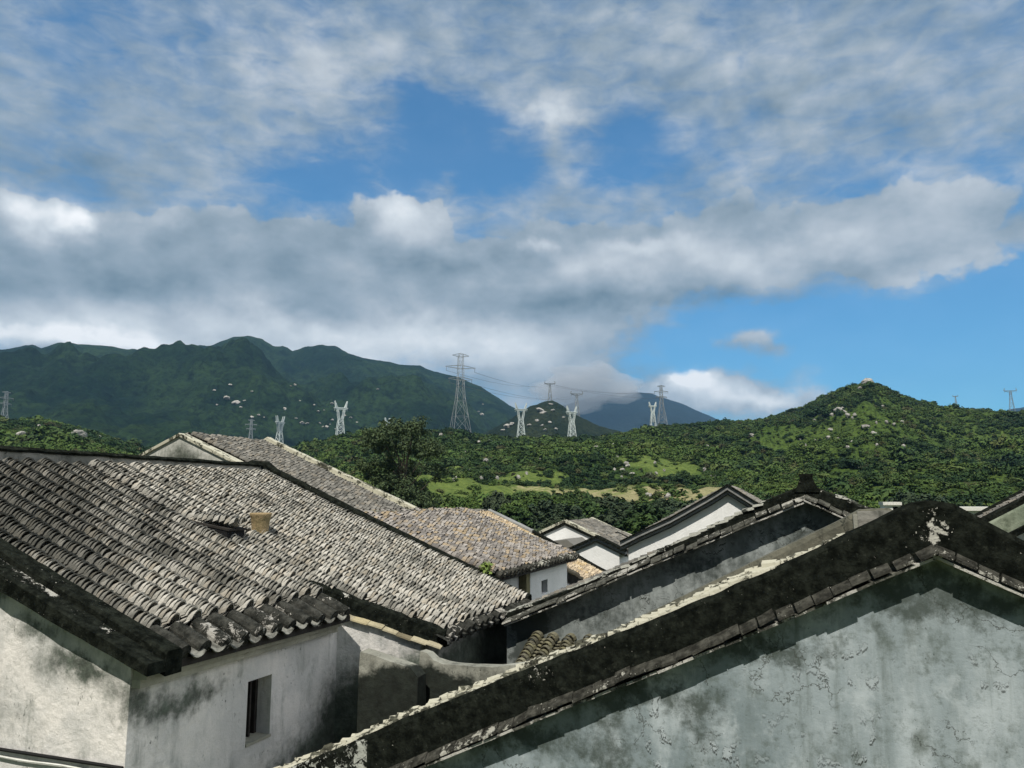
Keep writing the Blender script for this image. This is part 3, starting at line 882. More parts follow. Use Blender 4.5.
b = MB()                                              # plastered roll ends along the near eave
nc = int(round((YM - 0.02 - Y0 - 0.1) / 0.30))
pt_ = (YM - 0.02 - Y0 - 0.1) / nc
sldir = Vector((EV - RV, 0, EZ - RZ)).normalized()
for j in range(nc):
    y = Y0 + 0.1 + (j + 0.5) * pt_ + random.gauss(0, 0.01)
    a = Vector((EV + 0.02, y, EZ + 0.045)) - sldir * random.uniform(0.47, 0.54)
    c = Vector((EV + 0.02, y, EZ + 0.035)) + sldir * random.uniform(0, 0.04)
    rad = random.uniform(0.085, 0.1)
    pts = [a + Vector((0, 0, -0.03)), a + sldir * 0.06, a + (c - a) * 0.5 + Vector((0, random.gauss(0, .006), 0.008)), c - sldir * 0.05, c]
    b.tube([tuple(p) for p in pts], [rad * 0.7, rad * 0.97, rad, rad * 1.02, rad * 0.98], 12)
b.build('eave_roll', M['roll'], LH, smooth=False)
b = MB()
for j in range(1, nc):
    y = Y0 + 0.1 + j * pt_
    k = 7
    v = []
    dz = random.gauss(0, 0.008)
    for (s_, dn, tk) in ((-0.42, 0.0, 0), (0.06 + random.uniform(0, 0.03), 0.0, 0), (0.06, -0.05, 1)):
        for i in range(k):
            q = -1 + 2 * i / (k - 1)
            p = Vector((EV, y + q * 0.115, EZ + dz)) + sldir * s_
            v.append((p.x, p.y, p.z + 0.05 * q * q + 0.004 + (0 if not tk else -0.02 * (1 - q * q))))
    b.raw(v, grid_arrays(3, k).tolist())
b.build('pan_tip', M['pan_tip'], LH)

b = MB()                                              # eave of the far, lower part of the roof
nc2 = int(round((Y1 - 0.05 - YM - 0.02) / 0.285))
p2 = (Y1 - 0.05 - YM - 0.02) / nc2
for j in range(nc2):
    y = YM + 0.02 + (j + 0.5) * p2
    if y < ask(EV2) + 0.12:
        continue
    a = Vector((EV2, y, zr_(EV2) + 0.06))
    b.tube([tuple(a - sldir * 0.16), tuple(a - sldir * 0.02), tuple(a + sldir * random.uniform(0.08, 0.13))], [0.07, 0.085, 0.08], 9)
    for s_ in (-0.5,):
        yy = y + s_ * p2
        q = Vector((EV2, yy, zr_(EV2) + 0.0)) + sldir * 0.02
        b.raw([(q.x - .1, yy - .1, q.z + .08), (q.x - .1, yy + .1, q.z + .08), (q.x + .09, yy + .1, q.z), (q.x + .09, yy - .1, q.z),
               (q.x + .08, yy + .06, q.z - .06), (q.x + .08, yy - .06, q.z - .06)], [(0, 1, 2, 3), (3, 2, 4, 5)])
b.build('lower_eave', M['roll'], LH)

b = MB()                                              # ridge
seg = np.linspace(6.3, 14.75, 60)
v = []
for y in seg:
    w_ = 0.13 + 0.012 * mnoise.noise(Vector((y * 2, 1, 0)))
    h_ = 0.17 + 0.012 * mnoise.noise(Vector((y * 1.3, 5, 0)))
    for (x, z) in ((w_ + 0.06, -0.12), (w_, 0.02), (w_ - 0.01, h_ - 0.03), (-w_ + 0.01, h_ - 0.03), (-w_, 0.0), (-w_ - 0.06, -0.12)):
        v.append((RV + x, y, RZ + z + 0.008 * mnoise.noise(Vector((y * 3, x * 9, z * 9)))))
b.raw(v, grid_arrays(60, 6)[:, ::-1].tolist() + [(5, 4, 3, 2, 1, 0), tuple(59 * 6 + i for i in range(6))])
b.build('ridge', M['ridge'], LH)
b = MB()
v = []
for y in seg:
    h_ = 0.16 + 0.012 * mnoise.noise(Vector((y * 1.3, 5, 0)))
    for (x, z) in ((0.15, -0.02), (0.17, 0.015), (0.1, 0.06), (-0.1, 0.06), (-0.17, 0.015), (-0.15, -0.02)):
        v.append((RV + x, y, RZ + h_ + z + 0.012 * mnoise.noise(Vector((y * 4, x * 9, 3)))))
b.raw(v, grid_arrays(60, 6)[:, ::-1].tolist() + [(5, 4, 3, 2, 1, 0), tuple(59 * 6 + i for i in range(6))])
b.build('ridge_cap', M['black'], LH)

# near rake: black upper roll and fascia, flaked
R_near = [(RV, RZ + 0.16), (-10.0, zr_(-10.0) + 0.11), (-8.0, zr_(-8.0) + 0.09), (-6.9, zr_(-6.9) + 0.1), (-5.93, zr_(-5.93) + 0.12)]
b = MB()
b.band([(p[0], p[1] + 0.02) for p in R_near], 0.24, 6.40, 6.62, 0.012)
b.build('rake_roll', M['black'], LH)
b = MB()
b.band([(p[0], p[1] - 0.06) for p in R_near], lambda x: float(np.interp(x, [-11.4, -8.3, -5.93], [0.24, 0.20, 0.115])), 6.16, 6.40, 0.014)
b.band([(-17.4, EZ + 0.1), (RV, RZ + 0.16)], 0.42, 6.17, 6.6, 0.01)
b.build('fascia', M['black_lh'], LH)
# far rake
R_far = [(RV - 0.2, RZ + 0.3), (RV + 0.15, RZ + 0.27), (RV + 0.4, RZ + 0.1), (-9.0, zr_(-9.0) + 0.22), (-7.0, zr_(-7.0) + 0.2), (EV2 - 0.02, zr_(EV2) + 0.17)]
b = MB()
b.band(R_far, 0.36, 14.76, 15.0, 0.016)
b.band([(-17.4, EZ + 0.1), (RV - 0.2, RZ + 0.3)], 0.36, 14.77, 14.99, 0.01)
b.build('far_rake', M['black'], LH)
# step between the two roofs
R_mid = [(-6.75, zr_(-6.75) + 0.12), (-6.55, zr_(-6.55) + 0.17), (-6.2, zr_(-6.2) + 0.15), (-5.5, zr_(-5.5) + 0.13), (EV2 + 0.02, zr_(EV2) + 0.13)]
b = MB()
b.band(R_mid, 0.25, YM - 0.01, YM + 0.15, 0.014)
for vv in b.v:
    vv[:, 1] += KS * np.maximum(0, vv[:, 0] + 6.55)
b.build('stepped_rake', mould_band('black_render_step', 0.04), LH)
b = MB()
drip(b, [(-6.25, zr_(-6.25) - 0.09), (EV2 + 0.0, zr_(EV2) - 0.09)], YM + 0.02, 0.19, 0.045, 0.075, 0.8)
for vv in b.v:
    vv[:, 1] += KS * np.maximum(0, vv[:, 0] + 6.55)
b.build('drip_course', M['drip_yellow'], LH)
# cornice under the near eave
b = MB()
b.box(-6.298, -6.12, 6.36, YM, EZ - 0.17, EZ - 0.07)
b.box(-6.298, -6.19, 6.355, YM - 0.002, EZ - 0.255, EZ - 0.172)
b.build('cornice', M['cornice'], LH)
# window
b = MB()
b.box(-6.66, -6.60, wy0 - 0.2, wy1 + 0.2, wz0 - 0.2, wz1 + 0.2)
win = b.build('window', M['dark'], LH)
b = MB()
b.box(-6.56, -6.50, wy0 + 0.002, wy0 + 0.05, wz0 + 0.002, wz1 - 0.002)
b.box(-6.56, -6.50, wy0 + 0.052, wy1 - 0.05, wz1 - 0.05, wz1 - 0.002)
b.box(-6.56, -6.50, wy1 - 0.048, wy1 - 0.002, wz0 + 0.002, wz1 - 0.002)
b.build('frame', M['wood'], win)
for q in (0.16, 0.27):
    b = MB()
    b.box(-6.50, -6.46, wy0 + q - 0.014, wy0 + q + 0.014, wz0 + 0.003, wz1 - 0.003)
    b.build('bar', M['wood'], win)
b = MB()
b.box(-6.55, -6.285, wy0 + 0.003, wy1 + 0.015, wz0 - 0.02, wz0 + 0.012)
b.build('sill', M['cornice'], win)

# small skylight hood on the roof: a wedge lifted out of the slope, its mouth open downhill
hy, hv = 10.2, -8.15
zt_ = zr_(hv - 0.55) + 0.06
b = MB()
tile_roof(b, hy - 0.28, hy + 0.2, hv - 0.8, zr_(hv - 0.8) + 0.06, hv + 0.03, zt_ + 0.0, 0.2, 0.058, 0.27, lip=0.045, jit=1.6)
sky_l = b.build('skylight', M['tile'], LH)
b = MB()
b.prism_y([(hv - 0.95, zr_(hv - 0.95) + 0.05), (hv - 0.02, zt_), (hv - 0.02, zt_ - 0.03), (hv - 0.9, zr_(hv - 0.9) + 0.03)], hy - 0.25, hy + 0.18)
b.build('boards', M['under'], sky_l)
b = MB()
b.prism_y([(hv - 0.06, zr_(hv) + 0.05), (hv - 0.06, zt_ - 0.032), (hv - 0.85, zr_(hv - 0.85) + 0.03), (hv - 0.7, zr_(hv - 0.7) + 0.02)], hy - 0.24, hy + 0.17)
b.build('opening', M['dark'], sky_l)
b = MB()
b.prism_y([(hv + 0.02, zr_(hv + 0.02) + 0.07), (hv + 0.02, zr_(hv + 0.02) + 0.1), (hv + 0.22, zr_(hv + 0.22) + 0.1), (hv + 0.22, zr_(hv + 0.22) + 0.07)], hy - 0.2, hy + 0.25)
b.build('sill', M['slab'], sky_l)
# clay pot used as a flue
py_, pv_ = 10.95, -8.36
b = MB()
pz_ = zr_(pv_)
prof = [(0.135, -0.12), (0.13, 0.0), (0.135, 0.15), (0.15, 0.3), (0.165, 0.37), (0.178, 0.40), (0.176, 0.43), (0.15, 0.43), (0.135, 0.34), (0.12, 0.05)]
v = [(pv_ + r_ * math.cos(2 * math.pi * i / 18), py_ + r_ * math.sin(2 * math.pi * i / 18), pz_ + z_) for r_, z_ in prof for i in range(18)]
b.raw(v, [(r * 18 + i, r * 18 + (i + 1) % 18, (r + 1) * 18 + (i + 1) % 18, (r + 1) * 18 + i) for r in range(len(prof) - 1) for i in range(18)])
pot = b.build('chimney_pot', M['clay'], LH, smooth=True)
b = MB()
b.band([(pv_ - 0.3, zr_(pv_ - 0.3) + 0.12), (pv_ + 0.32, zr_(pv_ + 0.32) + 0.13)], 0.12, py_ - 0.2, py_ + 0.22, 0.02)
b.build('mortar', M['ridge'], pot)

# cables along the gable wall
for (nm, mt, dz, yy, lab) in (('electric_cable', 'cable_black', 0.0, 6.315, 'black cable running along the lower white gable wall'),
                              ('pale_cable', 'cable_white', -0.06, 6.32, 'thin white cable sagging under the black cable on the white gable wall')):
    b = MB()
    pts = [(-10.5 + i * 0.2, yy - (0.01 if dz else 0), -2.565 + dz - (0.014 * math.sin(i * 0.55) ** 2 if dz else 0) - 0.02 * (i / 20)) for i in range(22)]
    b.tube(pts, 0.011 if dz else 0.018, 6)
    tag(b.build(nm, M[mt], None, (-8.5, 6.3, 0)), lab, 'cable')

# ------------------------------------------------------------------ the big gable in front on the right
R1 = thing('gable_house', 'nearest house, blue grey plaster gable wall under a thick black rake band', 'house', (1.1, 8.8, GND))
U1, U1b = 7.5, 9.9
top_l = [(1.09, 0.0), (0.95, -0.03), (0.62, -0.2), (0.0, -0.51), (-1.33, -1.11), (-2.5, -1.61), (-3.68, -2.12), (-5.2, -2.82), (-5.6, -3.0)]
top_r = [(1.09, 0.0), (1.25, -0.03), (1.7, -0.31), (2.3, -0.62), (3.4, -1.1), (5.5, -2.0), (7.7, -2.95)]
dl = [(1.08, -0.42), (0.55, -0.655), (-0.53, -1.17), (-2.2, -1.91), (-3.56, -2.54), (-5.3, -3.32)]
dr = [(1.08, -0.42), (1.7, -0.72), (2.4, -1.05), (3.5, -1.55), (7.6, -3.35)]
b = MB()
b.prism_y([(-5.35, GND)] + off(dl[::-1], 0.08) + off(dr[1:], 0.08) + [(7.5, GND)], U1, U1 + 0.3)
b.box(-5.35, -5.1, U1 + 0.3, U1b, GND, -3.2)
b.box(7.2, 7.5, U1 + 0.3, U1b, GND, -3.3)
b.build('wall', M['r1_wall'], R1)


def dep(path_top, path_bot):
    tx, tz = [p[0] for p in path_top], [p[1] for p in path_top]
    bx, bz = [p[0] for p in path_bot], [p[1] for p in path_bot]
    if tx[0] > tx[-1]:
        tx, tz, bx, bz = tx[::-1], tz[::-1], bx[::-1], bz[::-1]
    return lambda x: float(np.interp(x, tx, tz) - np.interp(x, bx, bz)) - 0.03


cut = [p for p in top_l if p[0] > -4.25]
cut.append((-4.25, float(np.interp(-4.25, [p[0] for p in top_l[::-1]], [p[1] for p in top_l[::-1]]))))
rest = [cut[-1]] + [p for p in top_l if p[0] < -4.25]
b = MB()
b.band(cut[::-1], dep(cut, dl), U1 - 0.055, U1 + 0.36, 0.014, 0.07)
b.band(top_r, dep(top_r, dr), U1 - 0.055, U1 + 0.36, 0.014, 0.07)
b.build('rake_band', M['black_r1'], R1)
b = MB()
b.band(rest[::-1], dep(rest, dl), U1 - 0.045, U1 + 0.35, 0.02, 0.06)
e_ = b.build('rake_end', M['mottled'], R1)
e_['label'] = 'flaked pale lower end of the black band'
b = MB()
cp_ = [(-5.6, -3.04), (-5.2, -2.86), (-3.68, -2.16), (-2.5, -1.65), (-1.33, -1.15), (-0.2, -0.62)]
cp_ = off(cp_, 0.012)
coping(b, cp_, U1 - 0.01, U1 + 0.13, 0.10, 0.045, 0.5)
coping(b, cp_, U1 + 0.11, U1 + 0.24, 0.085, 0.07)
coping(b, cp_, U1 + 0.22, U1 + 0.35, 0.11, 0.055)
coping(b, [(-0.21, -0.61), (0.1, -0.472), (0.42, -0.315)], U1 + 0.2, U1 + 0.34, 0.06, 0.03, 0.4)
b.build('coping', M['coping'], R1)
b = MB()
lg = MB()
drip(b, off(dl[::-1], 0.06), U1, 0.15, 0.055, 0.17, 1.0, lg)
drip(b, off(dr, 0.06), U1, 0.15, 0.055, 0.17, 1.0, lg)
b.build('drip_course', M['drip'], R1)
lg.build('drip_ledge', M['ledge'], R1)
# roof behind the gable, ridge and rear gable
b = MB()
tile_roof(b, U1 + 0.38, U1b, 0.95, -0.42, -5.6, -3.42, 0.29, 0.09, 0.30)
tile_roof(b, U1 + 0.38, U1b, 1.05, -0.42, 7.7, -3.4, 0.29, 0.09, 0.30)
b.build('roof', M['tile_grey'], R1)
b = MB()
b.prism_y([(1.0, -0.44), (-5.6, -3.46), (-5.6, -3.54), (1.0, -0.55), (7.7, -3.52), (7.7, -3.44)], U1 + 0.3, U1b)
b.build('roof_boards', M['under'], R1)
b = MB()
b.prism_x([(U1 + 0.34, -0.6), (U1 + 0.34, -0.17), (U1b, -0.19), (U1b, -0.6)], 0.9, 1.16)
b.build('ridge', plaster('brown_ridge', (0.20, 0.18, 0.14), (0.12, 0.11, 0.085), (0.05, 0.05, 0.04), 0.9, 3.0, speck=0.8), R1)
rl = [(1.0, -0.09), (0.70, -0.11), (0.5, -0.22), (-0.62, -0.79), (-2.0, -1.5), (-5.3, -3.2)]
rr = [(1.0, -0.09), (1.6, -0.4), (7.5, -3.3)]
b = MB()
b.band(rl[::-1], 0.5, U1b, U1b + 0.26, 0.01)
b.band(rr, 0.5, U1b, U1b + 0.26, 0.01)
b.prism_y([(-5.3, GND)] + off(rl[::-1], -0.5) + off(rr[1:], -0.5) + [(7.5, GND)], U1b + 0.02, U1b + 0.24)
b.build('rear_gable', plaster('olive_old_render', (0.15, 0.145, 0.11), (0.085, 0.085, 0.065), (0.03, 0.032, 0.025), 0.95, 2.6, speck=0.9, cracks=0.8), R1)

b = MB()
b.band([(0.66, -0.13), (0.95, -0.11), (1.25, -0.16)], 0.8, U1b - 0.12, U1b - 0.003, 0.02, 0.06)
b.build('ridge_end', M['ridge'], R1)
b = MB()
b.box(0.615, 0.66, U1b - 0.10, U1b - 0.003, -0.9, -0.16)
b.build('pilaster', M['lane_wall'], R1)

# ------------------------------------------------------------------ lane walls and the lean-to between the houses
b = MB()
b.band([(-5.78, -2.08), (-5.4, -2.15), (-5.0, -2.24), (-4.88, -2.36)], 2.9, 9.85, 10.12, 0.02, 0.1)
tag(b.build('buttress', M['lane_wall'], None, (-5.6, 10.5, GND + EYE)), 'mould blackened wall block with sloping top beside the white house', 'wall')
b = MB()
b.band([(-5.06, -2.10), (-4.95, -2.12), (-4.85, -2.20), (-4.7, -2.24), (-4.3, -2.25), (-3.9, -2.23), (-3.3, -2.14), (-2.6, -2.1)], 3.0, 10.25, 10.5, 0.014, 0.08)
tag(b.build('lane_wall', M['lane_wall'], None, (-4.0, 10.6, GND + EYE)), 'low rendered lane wall with pale rounded top closing the dark gap', 'wall')

LT = thing('lean_to', 'small mossy lean-to tile roof at the foot of the grey gable wall', 'roof', (-2.4, 12.2, GND))


b = MB()
t_ = MB()
tile_roof(t_, 0.0, 4.4, 0, -2.33, 1.5, -2.93, 0.30, 0.10, 0.30, lip=0.06)
vv = np.concatenate(t_.v)
b.v.append(np.stack([-4.35 + vv[:, 1], 12.97 - vv[:, 0], vv[:, 2]], 1))
b.f = [f[::-1] for f in t_.f]
b.n = len(vv)
b.build('roof', tile_mat('mossy_tile', (0.20, 0.19, 0.13), (0.09, 0.085, 0.06), (0.025, 0.025, 0.02), (0.19, 0.175, 0.09), 0.5, 0.7), LT)
b = MB()
b.prism_x([(12.98, -2.38), (11.5, -2.97), (11.5, -3.05), (12.98, -2.46)], -4.4, 0.1)
b.build('roof_boards', M['under'], LT)
b = MB()
b.box(-4.3, 0.0, 11.6, 11.8, GND, -3.0)
b.box(-4.3, -4.1, 11.8, 12.95, GND, -3.0)
b.build('wall', M['lane_wall'], LT)

# ------------------------------------------------------------------ second gable
R2 = thing('gable_house', 'grey gable house with black rake bands and a small square finial at its apex', 'house', (0.2, 15, GND))
U2, U2b = 13.0, 17.0
tl = [(0.18, 0.30), (0.05, 0.2), (-0.35, 0.03), (-1.2, -0.41), (-2.44, -0.97), (-3.5, -1.43), (-4.5, -1.82), (-4.74, -1.91)]
tr = [(0.18, 0.30), (0.3, 0.2), (0.6, 0.08), (1.0, -0.1), (2.5, -0.78), (4.9, -1.85)]
d2l = [(0.17, 0.03), (-0.6, -0.29), (-1.5, -0.69), (-2.44, -1.07), (-3.5, -1.54), (-4.76, -2.06)]
d2r = [(0.17, 0.03), (1.0, -0.38), (2.5, -1.1), (4.9, -2.2)]
b = MB()
b.prism_y([(-4.74, GND)] + off(d2l[::-1], 0.07) + off(d2r[1:], 0.07) + [(4.8, GND)], U2, U2 + 0.3)
b.box(-4.74, -4.5, U2 + 0.3, U2b, GND, -2.15)
b.box(4.5, 4.8, U2 + 0.3, U2b, GND, -2.2)
b.prism_y([(-4.74, GND)] + off(d2l[::-1], 0.07) + off(d2r[1:], 0.07) + [(4.8, GND)], U2b, U2b + 0.25)
b.build('wall', M['r2_wall'], R2)
b = MB()
b.band(tl[::-1], dep(tl, d2l), U2 - 0.06, U2 + 0.34, 0.016, 0.09)
b.band(tr, dep(tr, d2r), U2 - 0.06, U2 + 0.34, 0.016, 0.09)
b.build('rake_band', M['black'], R2)
b = MB()
b.prism_y([(0.0, 0.12), (0.09, 0.33), (0.075, 0.40), (0.285, 0.40), (0.27, 0.33), (0.36, 0.12)], U2 - 0.08, U2 + 0.36)
b.build('finial', M['black'], R2)
b = MB()
coping(b, [(-4.74, -1.93), (-3.5, -1.44), (-2.44, -0.98), (-0.35, 0.02)], U2 - 0.05, U2 + 0.32, 0.15, 0.028)
coping(b, [(4.9, -1.86), (2.5, -0.79), (0.6, 0.07)], U2 - 0.05, U2 + 0.32, 0.15, 0.028)
b.build('coping', mould_band('dark_coping', 0.21, patch_col=(0.30, 0.30, 0.26), dark2=(0.06, 0.065, 0.055)), R2)
b = MB()
lg = MB()
drip(b, off(d2l[::-1], 0.05), U2, 0.17, 0.05, 0.26, 1.0, lg)
drip(b, off(d2r, 0.05), U2, 0.17, 0.05, 0.26, 1.0, lg)
b.build('drip_course', M['drip2'], R2)
lg.build('drip_ledge', M['ledge'], R2)
b = MB()
tile_roof(b, U2 + 0.36, U2b, 0.1, -0.05, -4.76, -2.07, 0.29, 0.12, 0.30)
tile_roof(b, U2 + 0.36, U2b, 0.26, -0.05, 5.0, -2.15, 0.29, 0.12, 0.30)
b.build('roof', M['tile_grey'], R2)
b = MB()
b.prism_y([(0.17, -0.08), (-4.6, -2.04), (-4.6, -2.1), (0.17, -0.15), (5.0, -2.25), (5.0, -2.19)], U2 + 0.3, U2b)
b.build('roof_boards', M['under'], R2)


def on(x, y, u):
    X, Y, Z = pdir(x, y)
    return (X * u, Z * u)


def simple_gable(name, label, u0, u1, L_, R_, bands, wall_m, roof_m, group=None, pitch=0.3, exp=0.16, over=0.0, far_band=True, tiles=True):
    """gable house seen from its end: L_, R_ rakes from the apex outwards; bands = [(height, thickness, material, name)] downwards"""
    t = thing(name, label, 'house', (L_[0][0], (u0 + u1) / 2, GND), group)
    tot = sum(q[0] for q in bands)
    xl, xr = L_[-1][0], R_[-1][0]
    ins = 0.25
    il = [p for p in L_ if p[0] > xl + ins] + [(xl + ins, float(np.interp(xl + ins, [p[0] for p in L_[::-1]], [p[1] for p in L_[::-1]])))]
    ir = [p for p in R_ if p[0] < xr - ins] + [(xr - ins, float(np.interp(xr - ins, [p[0] for p in R_], [p[1] for p in R_])))]
    b = MB()
    b.prism_y([(il[-1][0], GND)] + off(il[::-1], -tot + 0.05) + off(ir[1:], -tot + 0.05) + [(ir[-1][0], GND)], u0, u0 + 0.25)
    b.prism_y([(il[-1][0], GND)] + off(il[::-1], -tot + 0.05) + off(ir[1:], -tot + 0.05) + [(ir[-1][0], GND)], u1 - 0.25, u1)
    b.box(il[-1][0], il[-1][0] + 0.22, u0 + 0.25, u1 - 0.25, GND, il[-1][1] - tot)
    b.box(ir[-1][0] - 0.22, ir[-1][0], u0 + 0.25, u1 - 0.25, GND, ir[-1][1] - tot)
    b.build('wall', wall_m, t)
    acc = 0.0
    for (h, th, m, nm) in bands:
        b = MB()
        b.band(off(L_[::-1], -acc), h, u0 - th, u0 + 0.3 + th * 0.3, 0.006, 0.3)
        b.band(off(R_, -acc), h, u0 - th, u0 + 0.3 + th * 0.3, 0.006, 0.3)
        b.build(nm, m, t)
        acc += h
    if far_band:
        b = MB()
        b.band(off(L_[::-1], -0.0), min(tot, 0.3), u1 - 0.27, u1 + 0.04, 0.006, 0.3)
        b.band(R_, min(tot, 0.3), u1 - 0.27, u1 + 0.04, 0.006, 0.3)
        b.build('rear_band', bands[0][2], t)
    b = MB()
    dz = min(tot, 0.3) * 0.75
    if tiles:
        tile_roof(b, u0 + 0.34, u1 - 0.28, L_[0][0] - 0.08, L_[0][1] - dz, xl - over, L_[-1][1] - dz, pitch, exp, 0.30)
        tile_roof(b, u0 + 0.34, u1 - 0.28, R_[0][0] + 0.08, R_[0][1] - dz, xr + over, R_[-1][1] - dz, pitch, exp, 0.30)
    b.prism_y([(L_[0][0], L_[0][1] - dz - 0.02), (xl - over, L_[-1][1] - dz - 0.04), (xl - over, L_[-1][1] - dz - 0.1), (L_[0][0], L_[0][1] - dz - 0.12),
               (xr + over, R_[-1][1] - dz - 0.1), (xr + over, R_[-1][1] - dz - 0.04)], u0 + 0.3, u1 - 0.26)
    b.build('roof', roof_m, t)
    return t


def lerp_to(p, slope, x):
    return (x, p[1] - slope * abs(x - p[0]))


# house whose pointed gable shows over the ridge of the tiled house
u = 19.0
a = on(180, 433, u)
r1_ = (-11.7, a[1] - 0.41 * (-11.7 - a[0]))
H3 = simple_gable('gable_house', 'house behind the long ridge with a pointed pale gable blotched by black mould', u, 23.2,
                  [a, (-23.4, r1_[1])], [a, r1_], [(0.10, 0.06, M['coping'], 'rake_band')], M['gable_mould'], M['tile_grey'], pitch=0.27, exp=0.12)
b = MB()
b.prism_x([(u + 0.3, a[1] - 0.25), (u + 0.3, a[1] - 0.02), (22.9, a[1] - 0.06), (22.9, a[1] - 0.3)], a[0] - 0.11, a[0] + 0.11)
b.build('ridge', M['ridge'], H3)
b = MB()
b.band([(a[0] - 5.8, r1_[1] + 0.16), (a[0] - 0.3, a[1] + 0.05), (a[0], a[1] + 0.2), (a[0] + 0.35, a[1] + 0.04), (r1_[0], r1_[1] + 0.16)], 0.2, 23.22, 23.44, 0.015, 0.15)
b.build('far_coping', M['coping'], H3)

# low row of brown tiled houses beyond the near roof
t = thing('tiled_house', 'low house with purplish brown tile roof and white side wall with a slit window', 'house', (-9, 18.5, GND))
HR, HZ, HE, HEZ = -9.05, -0.36, -5.75, -1.56
b = MB()
tile_roof(b, 15.04, 21.35, HR + 0.05, HZ, HE, HEZ, 0.25, 0.085, 0.30, sag=0.03)
tile_roof(b, 15.04, 21.35, HR - 0.05, HZ, -12.6, -1.65, 0.25, 0.2, 0.30)
b.build('roof', M['tile_far'], t)
b = MB()
b.prism_y([(HR, HZ - 0.01), (HE, HEZ - 0.02), (HE, HEZ - 0.09), (HR, HZ - 0.1), (-12.6, -1.76), (-12.6, -1.68)], 15.05, 21.35)
b.build('roof_boards', M['under'], t)
b = MB()
sw0, sw1 = on(546.5, 583, 0)[0], 0
yw = lambda x: -6.0 / pdir(x, 580)[0]
wa, wb = yw(541.5), yw(547.5)
b.box(-6.22, -6.0, 18.0, wa, GND, -1.62)
b.box(-6.22, -6.0, wb, 21.2, GND, -1.62)
b.box(-6.22, -6.0, wa, wb, GND, -2.30)
b.box(-6.22, -6.0, wa, wb, -1.98, -1.62)
b.box(-6.42, -6.2, 15.9, 17.97, GND, -1.62)
b.prism_y([(-12.3, GND), (-12.3, -1.65), (HR, HZ - 0.1), (-6.43, -1.42), (-6.43, GND)], 15.8, 16.05)
b.prism_y([(-12.3, GND), (-12.3, -1.65), (HR, HZ - 0.1), (-6.23, -1.5), (-6.23, GND)], 21.0, 21.25)
b.build('wall', M['far_wall'], t)
b = MB()
b.box(-6.215, -6.14, wa + 0.004, wb - 0.004, -2.297, -1.983)
b.build('window', M['dark'], t)
b = MB()
b.prism_y([(-6.47, GND), (-6.47, -1.42), (-6.01, -1.60), (-6.01, GND)], 17.75, 17.998)
b.build('pillar', M['olive'], t)
b = MB()
b.band([(HR - 0.1, HZ + 0.1), (-7.5, HZ - 0.46), (HE, HEZ + 0.08)], 0.14, 21.3, 21.5, 0.012)
b.build('far_rake', M['coping'], t)
b = MB()
b.prism_x([(15.05, HZ - 0.05), (15.05, HZ + 0.13), (21.4, HZ + 0.11), (21.4, HZ - 0.05)], HR - 0.13, HR + 0.13)
b.build('ridge', M['coping'], t)
b = MB()
for j in range(25):
    y = 15.2 + j * 0.25
    b.tube([(HE - 0.1, y, HEZ + 0.1), (HE + 0.08, y, HEZ + 0.03)], 0.075, 8)
b.build('eave_roll', M['drip'], t)

t = thing('tiled_house', 'narrow strip of sunlit ochre tile roof ended by a black sloping rake', 'house', (-9, 22.6, GND))
p0, p1 = on(533, 530, 24.0), on(608, 572, 24.0)
sl3 = (p0[1] - p1[1]) / (p1[0] - p0[0])
ap = (p0[0] - 1.5, p0[1] + 1.5 * 0.44)
b = MB()
tile_roof(b, 21.6, 23.9, ap[0], ap[1] - 0.2, p1[0] - 0.02, p1[1] - 0.16, 0.25, 0.085, 0.30)
tile_roof(b, 21.6, 23.9, ap[0] - 0.1, ap[1] - 0.2, ap[0] - 3.8, p1[1] - 0.2, 0.25, 0.2, 0.30)
b.build('roof', tile_mat('ochre_tile', (0.52, 0.43, 0.30), (0.30, 0.24, 0.17), (0.07, 0.06, 0.05), (0.42, 0.30, 0.14), 0.6, 0.3), t)
b = MB()
b.band([p0, p1], 0.24, 23.9, 24.15, 0.012)
b.build('far_rake', M['black'], t)
b = MB()
b.band([ap, p0], 0.2, 23.9, 24.15, 0.012)
b.build('upper_rake', M['grey_band'], t)
b = MB()
b.prism_y([(ap[0] - 3.6, GND), (ap[0] - 3.6, p1[1] - 0.3), (ap[0], ap[1] - 0.3), (p1[0] - 0.25, p1[1] - 0.34), (p1[0] - 0.25, GND)], 21.55, 21.8)
b.prism_y([(ap[0] - 3.6, GND), (ap[0] - 3.6, p1[1] - 0.3), (ap[0], ap[1] - 0.3), (p1[0] - 0.25, p1[1] - 0.34), (p1[0] - 0.25, GND)], 23.85, 24.1)
b.box(p1[0] - 0.45, p1[0] - 0.25, 21.8, 23.85, GND, p1[1] - 0.3)
b.build('wall', M['far_wall'], t)

a = on(484, 509.5, 26.6)
c_ = on(540, 536.5, 26.6)
simple_gable('tiled_house', 'small dull grey tile roof farther back, with a thin dark edge toward the trees', 24.3, 26.7, [a, (a[0] - 3, a[1] - 1.3)],
             [a, c_, (c_[0] + 0.5, c_[1] - 0.22)], [(0.14, 0.03, M['grey_band'], 'rake_band')], M['far_wall'], M['tile_grey'], pitch=0.25, exp=0.1)

